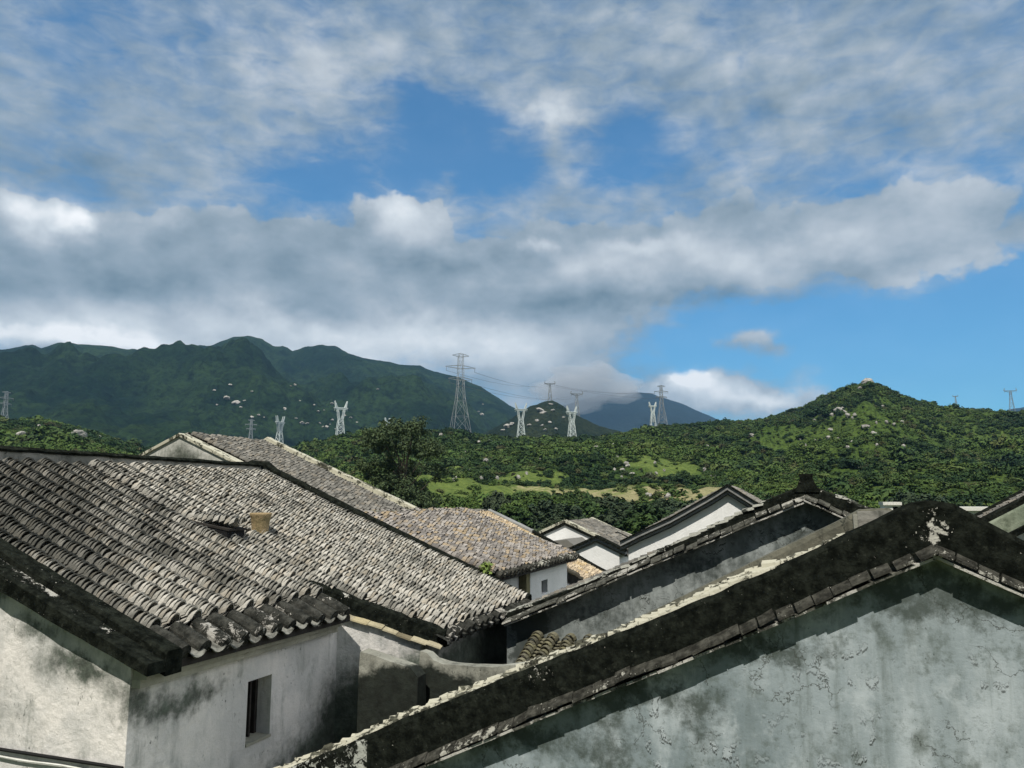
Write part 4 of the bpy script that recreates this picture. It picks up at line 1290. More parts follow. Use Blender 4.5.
# white gable houses
u = 31.0
a, l, r = on(596.5, 535.3, u), on(566, 549, u), on(625.5, 549.5, u)
simple_gable('gable_house', 'small white gable house under a double dark rake, right of the ochre roof strip', u, 35, [a, l, (l[0] - 0.6, l[1] - 0.27)], [a, r],
             [(0.10, 0.12, M['black'], 'rake_cap'), (0.09, 0.06, M['grey_band'], 'moulding'), (0.08, 0.09, M['black'], 'lower_moulding')], M['white'], M['tile_grey'], pitch=0.3)
u = 40.0
a, l, r = on(565, 519.5, u), on(540, 531, u), on(624, 545, u)
t = simple_gable('gable_house', 'farther white gable house with pale rake edge, broken grey roof leaning on its front', u, 46, [a, l, (l[0] - 1.5, l[1] - 0.62)], [a, on(597, 534.5, u), r],
                 [(0.14, 0.12, M['coping'], 'rake_cap'), (0.16, 0.08, M['black'], 'moulding')], M['white'], M['tile_grey'], pitch=0.32)
q0, q1 = on(552, 541, 37.5), on(581, 548, 37.5)
b = MB()
b.prism_y([(q0[0], q0[1] - 0.6), q0, (q0[0] + 0.9, q0[1] + 0.1), q1, (q1[0], q1[1] - 0.5)], 37.0, 39.9)
b.build('front_roof', M['tile_grey'], t)
b = MB()
b.box(q0[0] - 1, q1[0] + 0.2, 37.3, 39.8, GND, q0[1] - 0.55)
b.build('front_wall', M['far_wall'], t)
u = 27.0
a = on(727.5, 484, u)
L_ = [a] + [on(x, y, u) for x, y in ((717, 491), (706, 497.5), (671, 517), (640, 531), (621, 540.5))]
R_ = [a] + [on(x, y, u) for x, y in ((738, 490.5), (750, 498), (768, 508.5), (800, 526), (850, 552))]
simple_gable('gable_house', 'well kept house with layered grey gable mouldings over a clean white wall', u, 31.0, L_, R_,
             [(0.04, 0.24, M['black'], 'rake_cap'), (0.15, 0.18, M['grey_band'], 'frieze'), (0.04, 0.22, M['black'], 'upper_moulding'), (0.09, 0.14, M['grey_band'], 'moulding'), (0.04, 0.16, M['black'], 'lower_moulding')],
             M['white'], M['tile_grey'], pitch=0.3)
u = 20.0
l0, l1 = on(972, 524, u), on(1026, 496, u)
sl7 = (l1[1] - l0[1]) / (l1[0] - l0[0])
a = (l1[0] + 1.6, l1[1] + 1.6 * sl7)
simple_gable('gable_house', 'house at the right edge with a dark rake over a mossy grey band', u, 21.5, [a, l1, l0, (l0[0] - 0.3, l0[1] - 0.3 * sl7)], [a, (a[0] + 4.5, a[1] - 4.5 * sl7)],
             [(0.13, 0.08, M['black'], 'rake_cap'), (0.42, 0.12, M['moss'], 'frieze'), (0.16, 0.16, M['black'], 'moulding')], M['white'], M['tile_grey'])

# long low white shed and a tiny white hut at the foot of the hill
u = 105.0
x0, zt = on(959, 507, u)
x1, zb = on(1050, 519, u)
t = thing('shed', 'long low white flat roofed building at the foot of the hill', 'shed', ((x0 + x1) / 2, u + 3, GND))
b = MB()
b.box(x0 + 0.3, x1 - 0.3, u, u + 6, GND, zt - 0.42)
b.build('wall', M['far_wall'], t)
b = MB()
b.box(x0, x1, u - 0.5, u + 6.5, zt - 0.42, zt)
b.build('roof', M['slab'], t)
u = 62.0
x0, zt = on(884, 502, u)
x1, _ = on(901, 512, u)
t = thing('hut', 'tiny white hut with dark doorway just over the front gable', 'hut', ((x0 + x1) / 2, u + 1, GND))
b = MB()
xm0, xm1 = x0 + (x1 - x0) * 0.52, x0 + (x1 - x0) * 0.86
b.box(x0, xm0, u, u + 3.0, GND, zt - 0.22)
b.box(xm1, x1, u, u + 3.0, GND, zt - 0.22)
b.box(xm0, xm1, u, u + 3.0, zt - 0.32, zt - 0.22)
b.build('wall', M['white'], t)
b = MB()
b.box(x0 - 0.08, x1 + 0.08, u - 0.15, u + 3.15, zt - 0.22, zt)
b.build('roof', M['slab'], t)
b = MB()
b.box(xm0 + 0.01, xm1 - 0.01, u + 0.3, u + 0.36, GND, zt - 0.33)
b.build('door', M['dark'], t)


# ------------------------------------------------------------------ plants
def leaves(mb, pts, nrm, size, asp=0.6):
    n = len(pts)
    nrm = nrm / np.linalg.norm(nrm, axis=1)[:, None]
    a = np.cross(nrm, rng.normal(size=(n, 3)))
    a /= np.linalg.norm(a, axis=1)[:, None]
    c = np.cross(nrm, a)
    s_ = size * rng.uniform(0.6, 1.4, n)[:, None]
    v = np.stack([pts - a * s_, pts - c * s_ * asp, pts + a * s_, pts + c * s_ * asp], 1).reshape(-1, 3)
    mb.v.append(v)
    f = (np.arange(n) * 4)[:, None] + np.arange(4)[None] + mb.n
    mb.f.extend(map(tuple, f.tolist()))
    mb.n += n * 4


def clump(mb, c, r, n, size, flat=0.8):
    d = rng.normal(size=(n, 3))
    d /= np.linalg.norm(d, axis=1)[:, None]
    rad = r * rng.uniform(0.55, 1.08, n)[:, None]
    p = np.array(c) + d * rad * np.array([1, 1, flat])
    leaves(mb, p, d + rng.normal(0, 0.55, (n, 3)) + np.array([0, 0, 0.5]), size)


def bush_mesh(name, k, n, size, mat_, seed):
    r_ = random.Random(seed)
    mb = MB()
    for i in range(k):
        a, q = r_.uniform(0, 6.28), r_.uniform(0, 0.62)
        rad = r_.uniform(0.28, 0.5)
        clump(mb, (math.cos(a) * q, math.sin(a) * q, 0.25 + r_.uniform(0, 0.55) * (1 - q * 0.8)), rad, n, size)
    v = np.concatenate(mb.v)
    me = bpy.data.meshes.new(name)
    me.from_pydata(v.tolist(), [], mb.f)
    me.materials.append(mat_)
    me.update()
    return me


# near trees and shrubs between the village and the hill
def tree(name, label, cat, x, y, h, crown, nclump, nleaf, lsize, mat_, z0=0.0, group=None, trunk_r=0.2, seed=1, wfun=None, rr=(0.14, 0.30), hub=0):
    t = thing(name, label, cat, (x, y, z0 - EYE), group)
    r_ = random.Random(seed)
    b = MB()
    top = Vector((x, y, z0 - EYE + h * 0.8))
    base = Vector((x, y, z0 - EYE - 0.2))
    mid = base.lerp(top, 0.4) + Vector((r_.uniform(-.04, .04) * h, 0, 0))
    b.tube([base, mid, top], [trunk_r, trunk_r * 0.7, trunk_r * 0.15], 8)
    cl = []
    hubs = []
    for i in range(nclump):
        k = r_.uniform(0.0, 1.0)
        if hub and i >= hub:
            hk, hc = hubs[r_.randrange(hub)]
            c = hc + Vector((r_.gauss(0, 1), r_.gauss(0, 1), r_.gauss(0, 0.75))) * crown * 0.13
            cl.append((c, crown * r_.uniform(*rr)))
            if i % 5 == 0:
                b.tube([hc, c], trunk_r * 0.05, 3)
            continue
        a = r_.uniform(0, 6.28)
        w = wfun(k) if wfun else math.sin(math.pi * (0.12 + 0.85 * k)) ** 0.7
        q = crown * w * math.sqrt(r_.uniform(0.05, 1.0))
        c = Vector((x + math.cos(a) * q, y + math.sin(a) * q, z0 - EYE + h * (0.14 + 0.82 * k)))
        hubs.append((k, c))
        cl.append((c, crown * r_.uniform(*rr)))
        if i % 3 == 0 or hub:
            st = base.lerp(top, max(0.15, k * 0.8))
            b.tube([st, st.lerp(c, 0.5) + Vector((0, 0, -0.02 * h)), c], [trunk_r * 0.35, trunk_r * 0.2, trunk_r * 0.06], 5)
    b.build('trunk', M['bark'], t)
    mb = MB()
    for c, r in cl:
        clump(mb, tuple(c), r, nleaf, lsize)
    mb.build('crown', mat_, t)
    return t


# the dark, loose crowned tree
X, Y, Z = pdir(404, 500)
d_ = 78.0
tx, ty = X * d_, d_
hz_ = lambda x, y: max(0.0, near.h(math.atan2(x, y), math.hypot(x, y))) if math.hypot(x, y) > near.D0 else 0.0
dist = math.hypot(tx, ty)
top_z = math.tan(azel(404, 421)[1]) * dist + EYE


def crown_w(k):
    return float(np.interp(k, [0, 0.25, 0.42, 0.6, 0.75, 0.9, 1.0], [0.5, 0.62, 0.7, 0.98, 1.0, 0.72, 0.35]))


tree('dark_tree', 'tall dark feathery tree standing beyond the roofs before the green field', 'tree', tx, ty, top_z, 5.3, 780, 62, 0.125, M['leaf_tree'], 0.0, None, 0.24, 3, crown_w, rr=(0.06, 0.16), hub=60)

# tuft of weeds on the end of the black rake, weeds by the front gable
def tuft(x, y, z, s, n, label, mat_):
    mb = MB()
    for i in range(n):
        a, q = random.uniform(0, 6.28), random.uniform(0.2, 1.0) * s
        p = np.array([[x + math.cos(a) * q * 0.6, y + math.sin(a) * q * 0.6, z + random.uniform(0.1, 0.9) * s]])
        leaves(mb, p, np.array([[math.cos(a), math.sin(a), 1.0]]), s * 0.28, 0.4)
        mb.tube([(x, y, z - 0.03), tuple(p[0])], s * 0.02, 3, False)
    o = mb.build('weed_tuft', mat_, None, (x, y, z + EYE))
    tag(o, label, 'plant')


tuft(-5.9, 14.9, zr_(-5.9) + 0.17, 0.24, 70, 'bright yellow green weed tuft on the lower end of the black roof rake', M['leaf_bright'])
weed_m = leaf_mat('weed_leaves', (0.12, 0.12, 0.04), (0.2, 0.19, 0.07), (0.1, 0.14, 0.04))
for (x, y, s, lab) in ((966, 516, 0.2, 'larger clump of dry yellowish weeds on the rake behind the front gable'), (953, 508, 0.14, 'smaller clump of dry weeds nearer the front gable apex')):
    q = on(x, y, 10.03)
    zb = float(np.interp(q[0], [p[0] for p in rr], [p[1] for p in rr]))
    tuft(q[0], 10.03, zb - 0.01, s, 60, lab, weed_m)

# shrubs one can tell apart along the near side of the fields
spec = [(432, 508, 92, 3.2), (530, 497, 118, 4.0), (548, 502, 112, 4.2), (566, 506, 105, 4.3), (588, 503, 112, 4.5), (607, 499, 118, 4.4), (626, 503, 110, 4.6),
        (648, 506, 104, 4.4), (664, 500, 112, 3.8), (682, 505, 108, 4.0), (512, 504, 108, 3.6), (556, 518, 88, 3.2), (604, 517, 90, 3.6), (640, 515, 90, 3.5), (497, 494, 122, 3.4),
        (700, 500, 118, 3.8), (470, 500, 112, 2.6), (930, 497, 118, 4.4), (906, 495, 122, 4.6), (868, 497, 120, 4.2)]
proto = None
for i, (x, y, d, h) in enumerate(spec):
    X, Y, Z = pdir(x, y)
    px_, py2 = X * d, d
    top = Z * d + EYE
    lab = 'round dark green bush in the row beyond the white gable houses'
    if i == 0 or i == 1:
        lab = 'round dark green bush in the row beyond the white gable houses'
    w = h * 0.85
    if proto is None:
        proto = tree('bush', lab, 'bush', px_, py2, max(top, 3.0), w, 60, 90, 0.24, M['leaf_dark'], 0.0, 'bushes along the near edge of the fields', 0.14, 21)
        ph = max(top, 3.0)
    else:
        r = proto.copy()
        COL.objects.link(r)
        r.location = (px_, py2, 0)
        k_ = max(top, 3.0) / ph
        wk = w / (3.2 * 0.85)
        r.scale = (wk, wk, k_)
        r.rotation_euler = (0, 0, i * 1.3)
        for ch in proto.children:
            c2 = ch.copy()
            COL.objects.link(c2)
            c2.parent = r
            if c2.name.startswith('crown') and i % 3 == 1:
                c2.material_slots[0].link = 'OBJECT'
                c2.material_slots[0].material = M['leaf_scrub']

# scrub covering the hill: uncountable, one object
protos = []
for k in range(4):
    me = bush_mesh('scrub_clump', 7 + k, 40, 0.135, M['leaf_scrub'], 50 + k)
    protos.append(bpy.data.objects.new('scrub_clump', me))
pp, sc, rt, ix = [], [], [], []
r_ = random.Random(11)
tries = 0
FEX = [(f[0], f[1], f[2], f[3]) for f in FIELDS]
while len(pp) < 90000 and tries < 600000:
    tries += 1
    az = r_.uniform(-1.02, 0.42)
    D, R = near.crest(az)
    d = r_.uniform(108.0 ** 1.6, (D * 1.05) ** 1.6) ** 0.625
    x, y = d * math.sin(az), d * math.cos(az)
    skip = False
    for (fx, fy, rx, ry) in FEX:
        q = ((x - fx) / rx) ** 2 + ((y - fy) / ry) ** 2
        if q < 1.1 and r_.random() < 0.9:
            skip = True
    cov_ = fbm(x * 0.016, y * 0.016, 8.0, 4)
    thin = cov_ < -0.22 - 0.25 * r_.random() and d > 230
    if skip or (thin and r_.random() < 0.55):
        continue
    if thin:
        s_thin = 0.5
    else:
        s_thin = 1.0
    s = s_thin * (0.7 + 2.0 * r_.random() ** 1.7) * (1.0 + 0.5 * max(0, cov_)) * (0.75 if d < 260 else 1.0)
    if r_.random() < 0.05:
        s *= 1.8
    pp.append((x, y, near.h(az, d) - 0.25 * s))
    sc.append((s * r_.uniform(0.9, 1.3), s * r_.uniform(0.9, 1.3), s * r_.uniform(0.75, 1.15)))
    rt.append((0, 0, r_.uniform(0, 6.28)))
    ix.append(r_.randrange(4))
me = bpy.data.meshes.new('hillside_scrub')
me.from_pydata(pp, [], [])
for nm, ty_, dat in (('sc', 'FLOAT_VECTOR', sc), ('rt', 'FLOAT_VECTOR', rt), ('ix', 'INT', ix)):
    at_ = me.attributes.new(nm, ty_, 'POINT')
    at_.data.foreach_set('value' if ty_ == 'INT' else 'vector', np.array(dat).ravel())
scrub = bpy.data.objects.new('hillside_scrub', me)
COL.objects.link(scrub)
scrub['kind'] = 'stuff'
scrub['label'] = 'dense green scrub covering the near hill'
ng = bpy.data.node_groups.new('scrub', 'GeometryNodeTree')
ng.interface.new_socket('Geometry', in_out='INPUT', socket_type='NodeSocketGeometry')
ng.interface.new_socket('Geometry', in_out='OUTPUT', socket_type='NodeSocketGeometry')
gi, go = ng.nodes.new('NodeGroupInput'), ng.nodes.new('NodeGroupOutput')
iop = ng.nodes.new('GeometryNodeInstanceOnPoints')
jn = ng.nodes.new('GeometryNodeGeometryToInstance')
for o in reversed(protos):
    oi = ng.nodes.new('GeometryNodeObjectInfo')
    oi.inputs['Object'].default_value = o
    ng.links.new(oi.outputs['Geometry'], jn.inputs[0])


def attr(nm, ty_):
    nd = ng.nodes.new('GeometryNodeInputNamedAttribute')
    nd.data_type = ty_
    nd.inputs['Name'].default_value = nm
    return nd.outputs[0]


m2p = ng.nodes.new('GeometryNodeMeshToPoints')
ng.links.new(gi.outputs[0], m2p.inputs['Mesh'])
ng.links.new(m2p.outputs[0], iop.inputs['Points'])
ng.links.new(jn.outputs[0], iop.inputs['Instance'])
iop.inputs['Pick Instance'].default_value = True
ng.links.new(attr('ix', 'INT'), iop.inputs['Instance Index'])
ng.links.new(attr('rt', 'FLOAT_VECTOR'), iop.inputs['Rotation'])
ng.links.new(attr('sc', 'FLOAT_VECTOR'), iop.inputs['Scale'])
ng.links.new(iop.outputs[0], go.inputs[0])
md = scrub.modifiers.new('scrub', 'NODES')
md.node_group = ng

# ------------------------------------------------------------------ boulders
def rock_mesh(seed):
    b = MB()
    n, m = 14, 9
    v = []
    for i in range(m):
        th = math.pi * i / (m - 1)
        for j in range(n):
            ph = 2 * math.pi * j / n
            d = Vector((math.sin(th) * math.cos(ph), math.sin(th) * math.sin(ph), math.cos(th)))
            r = 1 + 0.45 * mnoise.noise(d * 1.3 + Vector((seed * 7, 0, 0))) + 0.16 * mnoise.noise(d * 3.7 + Vector((0, seed * 3, 0)))
            v.append(tuple(Vector((d.x, d.y, d.z * 0.72)) * r))
    f = [(i * n + j, i * n + (j + 1) % n, (i + 1) * n + (j + 1) % n, (i + 1) * n + j)[::-1] for i in range(m - 1) for j in range(n)]
    me = bpy.data.meshes.new('boulder')
    me.from_pydata(v, [], f)
    me.materials.append(M['granite'])
    me.update()
    return me


rocks = [rock_mesh(k) for k in range(5)]


def boulder(x, y, wpx, hill, label, group, asp=0.75):
    az, d = hill.hit(x, y, hill.D0 + 1)
    s = wpx / FPX * d * 0.46
    o = bpy.data.objects.new('boulder', random.choice(rocks))
    h = hill.h(az, d)
    o.location = (d * math.sin(az), d * math.cos(az), h + s * 0.22)
    o.scale = (s * random.uniform(0.85, 1.2), s * random.uniform(0.85, 1.2), s * asp * random.uniform(0.8, 1.2) + (0.5 if hill is near else 0.0))
    o.rotation_euler = (random.uniform(-.3, .3), random.uniform(-.3, .3), random.uniform(0, 6.28))
    COL.objects.link(o)
    tag(o, label, 'boulder', group)


ga = 'boulders on the summit hill'
boulder(868, 383.5, 13, near, 'large pale flat topped boulder crowning the right hill', None, 0.6)
for x, y, w in ((861, 389, 6), (851, 389, 4), (848, 418, 5), (855, 418, 4), (832, 417, 4), (866, 430, 7), (874, 436, 9), (894, 425, 3), (831, 431, 6), (815, 422, 4), (752, 437, 5), (735, 447, 3), (858, 468, 4), (800, 440, 3)):
    boulder(x, y, w, near, 'pale boulder half hidden in scrub on the right hill', ga)
boulder(78, 437, 14, near, 'widest pale boulder on the left rise, over the tiled ridge', None)
boulder(840, 413, 11, near, 'broad pale outcrop halfway up the right hill below its summit', None)
boulder(435, 432, 10, near, 'pale rock pile just right of the dark feathery tree', None)
gb = 'boulders on the low middle slope'
for x, y, w in ((440, 437, 6), (449, 428, 7), (478, 444, 6), (489, 443, 5), (486, 462, 7), (492, 459, 5), (508, 462, 4), (482, 456, 4), (540, 452, 6), (538, 449, 4),
                (596, 450, 8), (626, 466, 8), (622, 472, 5), (632, 475, 5), (656, 475, 4), (481, 480, 5), (500, 475, 3), (572, 456, 4), (664, 473, 3), (591, 462, 3), (617, 458, 3), (648, 498, 7), (668, 499, 8), (655, 463, 3)):
    boulder(x, y, w, near, 'pale boulder in the scrub below the pylons', gb)
gc = 'boulders on the left rise'
for x, y, w in ((20, 436, 8), (40, 428, 5), (98, 438, 5), (94, 428, 5), (3, 418, 5), (93, 446, 7)):
    boulder(x, y, w, near, 'pale boulder on the scrubby rise above the tiled ridge', gc)
gd = 'boulders on the rocky hill'
for x, y, w in ((540, 411, 7), (543, 413.5, 6), (553, 411, 4), (551, 406, 5), (537, 422, 5), (542, 427, 4), (550, 423, 4), (545, 431, 5), (556, 430, 4), (563, 418, 5), (529, 427, 4), (562, 405, 5),
                (508, 428, 9), (512, 425, 6), (503, 431, 5), (576, 411, 3), (595, 421, 3), (570, 428, 4)):
    boulder(x, y, w, rocky, 'pale boulder on the rocky knoll behind the pylons', gd)
ge = 'boulders on the mountain'
for x, y, w in ((230, 386, 6), (252, 393, 5), (214, 394, 5), (245, 401, 4), (295, 387, 6), (291, 388, 4), (314, 408, 4), (300, 401, 4), (318, 415, 5), (302, 424, 9),
                (307, 427, 7), (296, 421, 5), (324, 412, 3), (330, 427, 3), (320, 425, 4), (264, 419, 3), (285, 411, 4), (357, 424, 4), (217, 405, 4), (482, 416, 8), (478, 412, 5), (483, 405, 3), (335, 433, 4)):
    boulder(x, y, w * 0.6, ridge, 'pale bare boulder on the forested mountain flank', ge)


rb = random.Random(5)
boulder(227, 400, 7, ridge, 'large bare pale slab high on the mountain, left of a pair', None)
boulder(236, 404, 8, ridge, 'large bare pale slab high on the mountain, right of a pair', None)
for k in range(34):
    boulder(rb.uniform(440, 720), rb.uniform(440, 482), rb.uniform(2, 4.5), near, 'pale boulder in the scrub below the pylons', gb)
for k in range(16):
    boulder(rb.uniform(800, 905), rb.uniform(402, 450), rb.uniform(2, 4.5), near, 'pale boulder half hidden in scrub on the right hill', ga)
for k in range(12):
    boulder(rb.gauss(285, 40), rb.uniform(392, 430), rb.uniform(2, 4), ridge, 'pale bare boulder on the forested mountain flank', ge)

# ------------------------------------------------------------------ pylons and lines
def lattice(b, levels, r, diag=True):
    """four legs through square sections [(z, half width x, half width y)] with cross bracing"""
    cs = [[Vector((sx_ * w, sy_ * w2, z)) for sx_, sy_ in ((-1, -1), (1, -1), (1, 1), (-1, 1))] for z, w, w2 in levels]
    for a, c in zip(cs[:-1], cs[1:]):
        for k in range(4):
            b.tube([a[k], c[k]], r, 4)
            if diag:
                b.tube([a[k], c[(k + 1) % 4]], r * 0.62, 3)
                b.tube([a[(k + 1) % 4], c[k]], r * 0.62, 3)
            b.tube([c[k], c[(k + 1) % 4]], r * 0.62, 3)


def place(t_parts, name, label, x, y, z, h, rot, group):
    t = thing(name, label, 'pylon', (x, y, z - EYE), group)
    t.rotation_euler = (0, 0, rot)
    for nm, mb, m in t_parts:
        v = np.concatenate(mb.v) * h
        me = bpy.data.meshes.new(nm)
        me.from_pydata(v.tolist(), [], mb.f)
        me.materials.append(m)
        o = bpy.data.objects.new(nm, me)
        COL.objects.link(o)
        o.parent = t
    return t


def pylon_fork(r):
    """broad latticed body, forked head with two horns and a beam"""
    b = MB()
    lattice(b, [(0, 0.11, 0.085), (0.16, 0.095, 0.075), (0.33, 0.08, 0.065), (0.48, 0.06, 0.05)], r)
    h_ = MB()
    for s in (-1, 1):
        q = [Vector((s * 0.045, 0, 0.47)), Vector((s * 0.075, 0, 0.62)), Vector((s * 0.10, 0, 0.78))]
        for dy in (-0.035, 0.035):
            for dx in (-0.022, 0.022):
                h_.tube([p + Vector((dx, dy, 0)) for p in q], r * 0.9, 4)
        for i in range(5):
            k0, k1 = i / 5, (i + 1) / 5
            pa, pb = q[0].lerp(q[2], k0), q[0].lerp(q[2], k1)
            h_.tube([pa + Vector((-0.022, -0.035, 0)), pb + Vector((0.022, -0.035, 0))], r * 0.6, 3)
    arm = MB()
    for dy in (-0.03, 0.03):
        arm.tube([(-0.2, dy, 0.80), (0.2, dy, 0.80)], r, 4)
        arm.tube([(-0.14, dy, 0.76), (0.14, dy, 0.76)], r, 4)
        for s in (-1, 1):
            arm.tube([(s * 0.14, dy, 0.76), (s * 0.2, dy, 0.80)], r, 4)
            arm.tube([(s * 0.10, dy, 0.80), (s * 0.18, dy, 1.0)], r, 4)
            arm.tube([(s * 0.15, dy, 0.80), (s * 0.18, dy, 1.0)], r, 4)
        for i in range(8):
            x = -0.2 + i * 0.05
            arm.tube([(x, dy, 0.80), (x + 0.05, dy, 0.765)], r * 0.6, 3)
    ins = MB()
    for x in (-0.18, 0.0, 0.18):
        ins.tube([(x, 0, 0.79), (x, 0, 0.72)], r * 0.8, 4)
    return b, h_, arm, ins


def pylon_mast(r, splay=0.13):
    """slim mast on splayed legs with three crossarms"""
    b = MB()
    lattice(b, [(0, splay, splay * 0.8), (0.22, splay * 0.74, splay * 0.6), (0.42, splay * 0.48, splay * 0.4), (0.6, 0.04, 0.035), (0.78, 0.035, 0.03), (1.0, 0.028, 0.024)], r)
    arm = MB()
    for z, w in ((0.99, 0.11), (0.84, 0.20), (0.69, 0.16)):
        for dy in (-0.025, 0.025):
            arm.tube([(-w, 0, z + 0.005), (0, dy, z + 0.03), (w, 0, z + 0.005)], r * 0.8, 4)
            arm.tube([(-w, 0, z), (0, dy, z - 0.015), (w, 0, z)], r * 0.8, 4)
    ins = MB()
    for z, w in ((0.84, 0.19), (0.69, 0.15)):
        for s in (-1, 1):
            ins.tube([(s * w, 0, z), (s * w, 0, z - 0.05)], r * 0.9, 4)
    return b, arm, ins


def pylon_tee(r):
    b = MB()
    lattice(b, [(0, 0.10, 0.08), (0.3, 0.07, 0.055), (0.6, 0.045, 0.035), (0.85, 0.04, 0.03)], r)
    arm = MB()
    for dy in (-0.03, 0.03):
        arm.tube([(-0.27, dy, 0.88), (0.27, dy, 0.88)], r, 4)
        arm.tube([(-0.27, dy, 0.88), (-0.1, dy, 0.82), (0.1, dy, 0.82), (0.27, dy, 0.88)], r, 4)
        for s in (-1, 1):
            arm.tube([(s * 0.27, dy, 0.88), (s * 0.24, dy, 1.0)], r, 4)
    ins = MB()
    for x in (-0.24, 0.0, 0.24):
        ins.tube([(x, 0, 0.86), (x, 0, 0.78)], r * 0.8, 4)
    return b, arm, ins


TOPS = {}


def put(key, kind, x, ytop, ybase, d, rot, label, pale):
    """pylon on the land at distance d in the bearing of x"""
    az = azel(x, ybase)[0]
    zt = math.tan(azel(x, ytop)[1]) * d + EYE
    zg = max(land(az, d)[0], 0.0)                       # ground there; the feet may be out of sight behind a crest
    zb = math.tan(azel(x, ybase)[1]) * d + EYE
    h = zt - zb
    ext = max(0.0, (zb - zg) / h) + 0.02
    m = M['steel_white'] if pale else M['steel_grey']
    r = (0.24 if not pale else 0.40) * d / FPX / h * (0.6 if key in ('t4', 't5') else 1.0)
    if kind == 'fork':
        b_, h2, arm, ins = pylon_fork(r)
        parts = [('body', b_, m), ('fork', h2, m), ('crossarm', arm, m), ('insulator', ins, m)]
    elif kind == 'mast':
        b_, arm, ins = pylon_mast(r, 0.115)
        parts = [('body', b_, m), ('crossarm', arm, m), ('insulator', ins, M['line'])]
    else:
        b_, arm, ins = pylon_tee(r)
        parts = [('body', b_, m), ('crossarm', arm, m), ('insulator', ins, m)]
    lw = {'fork': (0.11, 0.085), 'mast': (0.115, 0.092), 'tee': (0.10, 0.08)}[kind]
    lattice(parts[0][1], [(-ext, lw[0] * (1 + ext * 0.5), lw[1] * (1 + ext * 0.5)), (0, lw[0], lw[1])], r)
    place(parts, 'power_pylon', label, d * math.sin(az), d * math.cos(az), zb, h, -az + rot, 'pylons of the power lines')
    TOPS[key] = (Vector((d * math.sin(az), d * math.cos(az), zb)), h, -az + rot)


put('big', 'mast', 460, 355, 434, 400, 0.35, 'tallest grey lattice pylon with splayed legs, nearest of all', False)
put('f1', 'fork', 340, 401, 436, 950, 0.3, 'white forked pylon with horned head against the dark mountain', True)
put('f2', 'fork', 279, 416, 447, 1050, 0.9, 'narrow white pylon right of the small grey one, above the rooftop', True)
put('f3', 'fork', 521, 403, 435, 700, 0.2, 'white forked pylon left of the rocky knoll', True)
put('f4', 'fork', 572, 406, 437, 700, 0.55, 'white forked pylon in front of the right side of the rocky knoll', True)
put('f5', 'fork', 653, 402, 422, 760, 0.35, 'small white forked pylon before the blue far mountain', True)
put('f6', 'fork', 387, 418, 436, 1000, 0.8, 'small pale pylon top showing beside the dark tree', True)
put('g1', 'mast', 250, 420, 449, 1150, 0.2, 'small grey pylon over the pointed gable roof', False)
put('g2', 'mast', 3, 392, 430, 900, 0.5, 'grey pylon at the left edge on the scrubby rise', False)
put('t1', 'tee', 550, 381, 401, 1050, 0.2, 'thin grey pylon on the very top of the rocky knoll', False)
put('t2', 'tee', 577, 391, 414, 1060, 0.25, 'thin grey pylon on the right shoulder of the rocky knoll', False)
put('t3', 'mast', 662, 386, 422, 800, 0.3, 'grey pylon rising behind the small white forked one', False)
put('t4', 'tee', 956, 395, 404, 660, 0.15, 'grey pylon top on the crest of the right hill', False)
put('t5', 'tee', 1012, 388, 409, 1150, 0.3, 'faint grey pylon behind the right hill near the edge', False)


def wire(a, c, sag, r):
    pts = []
    for i in range(25):
        k = i / 24
        p = a.lerp(c, k)
        pts.append((p.x, p.y, p.z - 4 * sag * k * (1 - k) - EYE))
    b = MB()
    b.tube(pts, r, 4)
    o = b.build('power_line', M['line'], None, (a.x, a.y, a.z))
    tag(o, 'thin power cable strung from the tallest pylon toward the rocky knoll', 'cable', 'cables from the tallest pylon')


def arm_tip(key, s, z, w):
    p, h, rot = TOPS[key]
    return p + Vector((math.cos(rot) * w * s * h, math.sin(rot) * w * s * h, z * h))


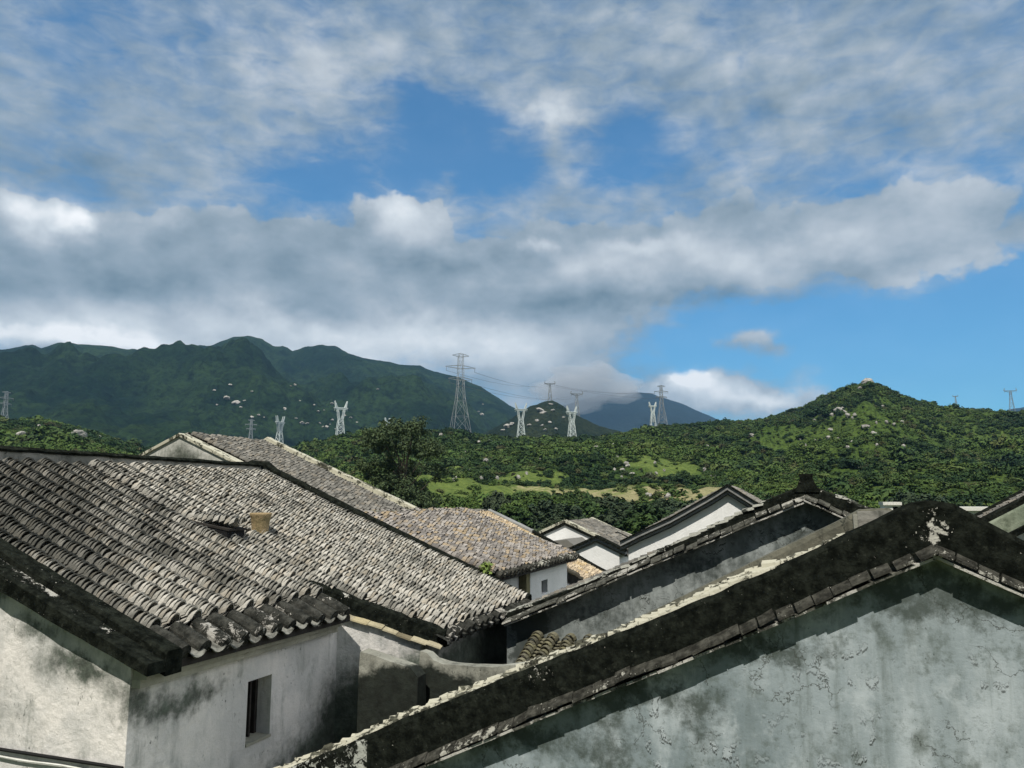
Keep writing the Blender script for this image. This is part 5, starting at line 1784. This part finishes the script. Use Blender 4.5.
wire(arm_tip('big', 1, 0.79, 0.19), arm_tip('t1', 1, 0.80, 0.24), 5, 0.07)
wire(arm_tip('big', -1, 0.79, 0.19), arm_tip('t1', -1, 0.80, 0.24), 5, 0.07)
wire(arm_tip('big', 1, 0.64, 0.15), arm_tip('t2', 1, 0.80, 0.24), 7, 0.07)
wire(arm_tip('big', -1, 0.64, 0.15), arm_tip('t2', -1, 0.80, 0.24), 7, 0.07)
for s, z in ((1, 0.79), (-1, 0.79), (1, 0.64)):
    a_, c_ = arm_tip('t1', s, 0.80, 0.24), arm_tip('t3', s, z, 0.17)
    wire(a_, c_, 4, 0.08)
    COL.objects[-1]['label'] = 'thin power cable strung from the rocky knoll to the right'
    COL.objects[-1]['group'] = 'cables beyond the rocky knoll'

# ------------------------------------------------------------------ cloud lying on the far mountain
X, Y, Z = pdir(588, 388)
cx_, cy_, cz_ = X * 4300, 4300, Z * 4300
b = MB()
n, m_ = 40, 24
v = []
for i in range(m_):
    th = math.pi * i / (m_ - 1)
    for j in range(n):
        ph = 2 * math.pi * j / n
        d = Vector((math.sin(th) * math.cos(ph), math.sin(th) * math.sin(ph), math.cos(th)))
        r = 1 + 0.5 * mnoise.noise(d * 1.6 + Vector((3, 1, 7))) + 0.28 * mnoise.noise(d * 4.2)
        v.append((cx_ + d.x * r * 290, cy_ + d.y * r * 330, cz_ + d.z * r * 115))
b.raw(v, [(i * n + j, (i + 1) * n + j, (i + 1) * n + (j + 1) % n, i * n + (j + 1) % n) for i in range(m_ - 1) for j in range(n)])
m = bpy.data.materials.new('mist')
m.use_nodes = True
t = NT(m.node_tree)
pv = t.n('ShaderNodeVolumePrincipled')
pv.inputs['Color'].default_value = (0.93, 0.95, 0.98, 1)
pv.inputs['Density'].default_value = 0.0045
o = t.n('ShaderNodeOutputMaterial')
t.put(o.inputs['Volume'], pv.outputs[0])
mb_ = b.build('mist_bank', m)
mb_['kind'] = 'stuff'

# ------------------------------------------------------------------ air
if True:
    b = MB()
    R_ = 6600
    b.box(-R_, R_, -300, R_, GND - 1.0, 900)
    m = bpy.data.materials.new('air')
    m.use_nodes = True
    t = NT(m.node_tree)
    pv = t.n('ShaderNodeVolumePrincipled')
    pv.inputs['Color'].default_value = (0.32, 0.62, 0.95, 1)
    pv.inputs['Density'].default_value = 0.000085
    pv.inputs['Anisotropy'].default_value = 0.2
    o = t.n('ShaderNodeOutputMaterial')
    t.put(o.inputs['Volume'], pv.outputs[0])
    m.cycles.homogeneous_volume = True if hasattr(m.cycles, 'homogeneous_volume') else None
    hz = b.build('haze', m)
    hz['kind'] = 'stuff'
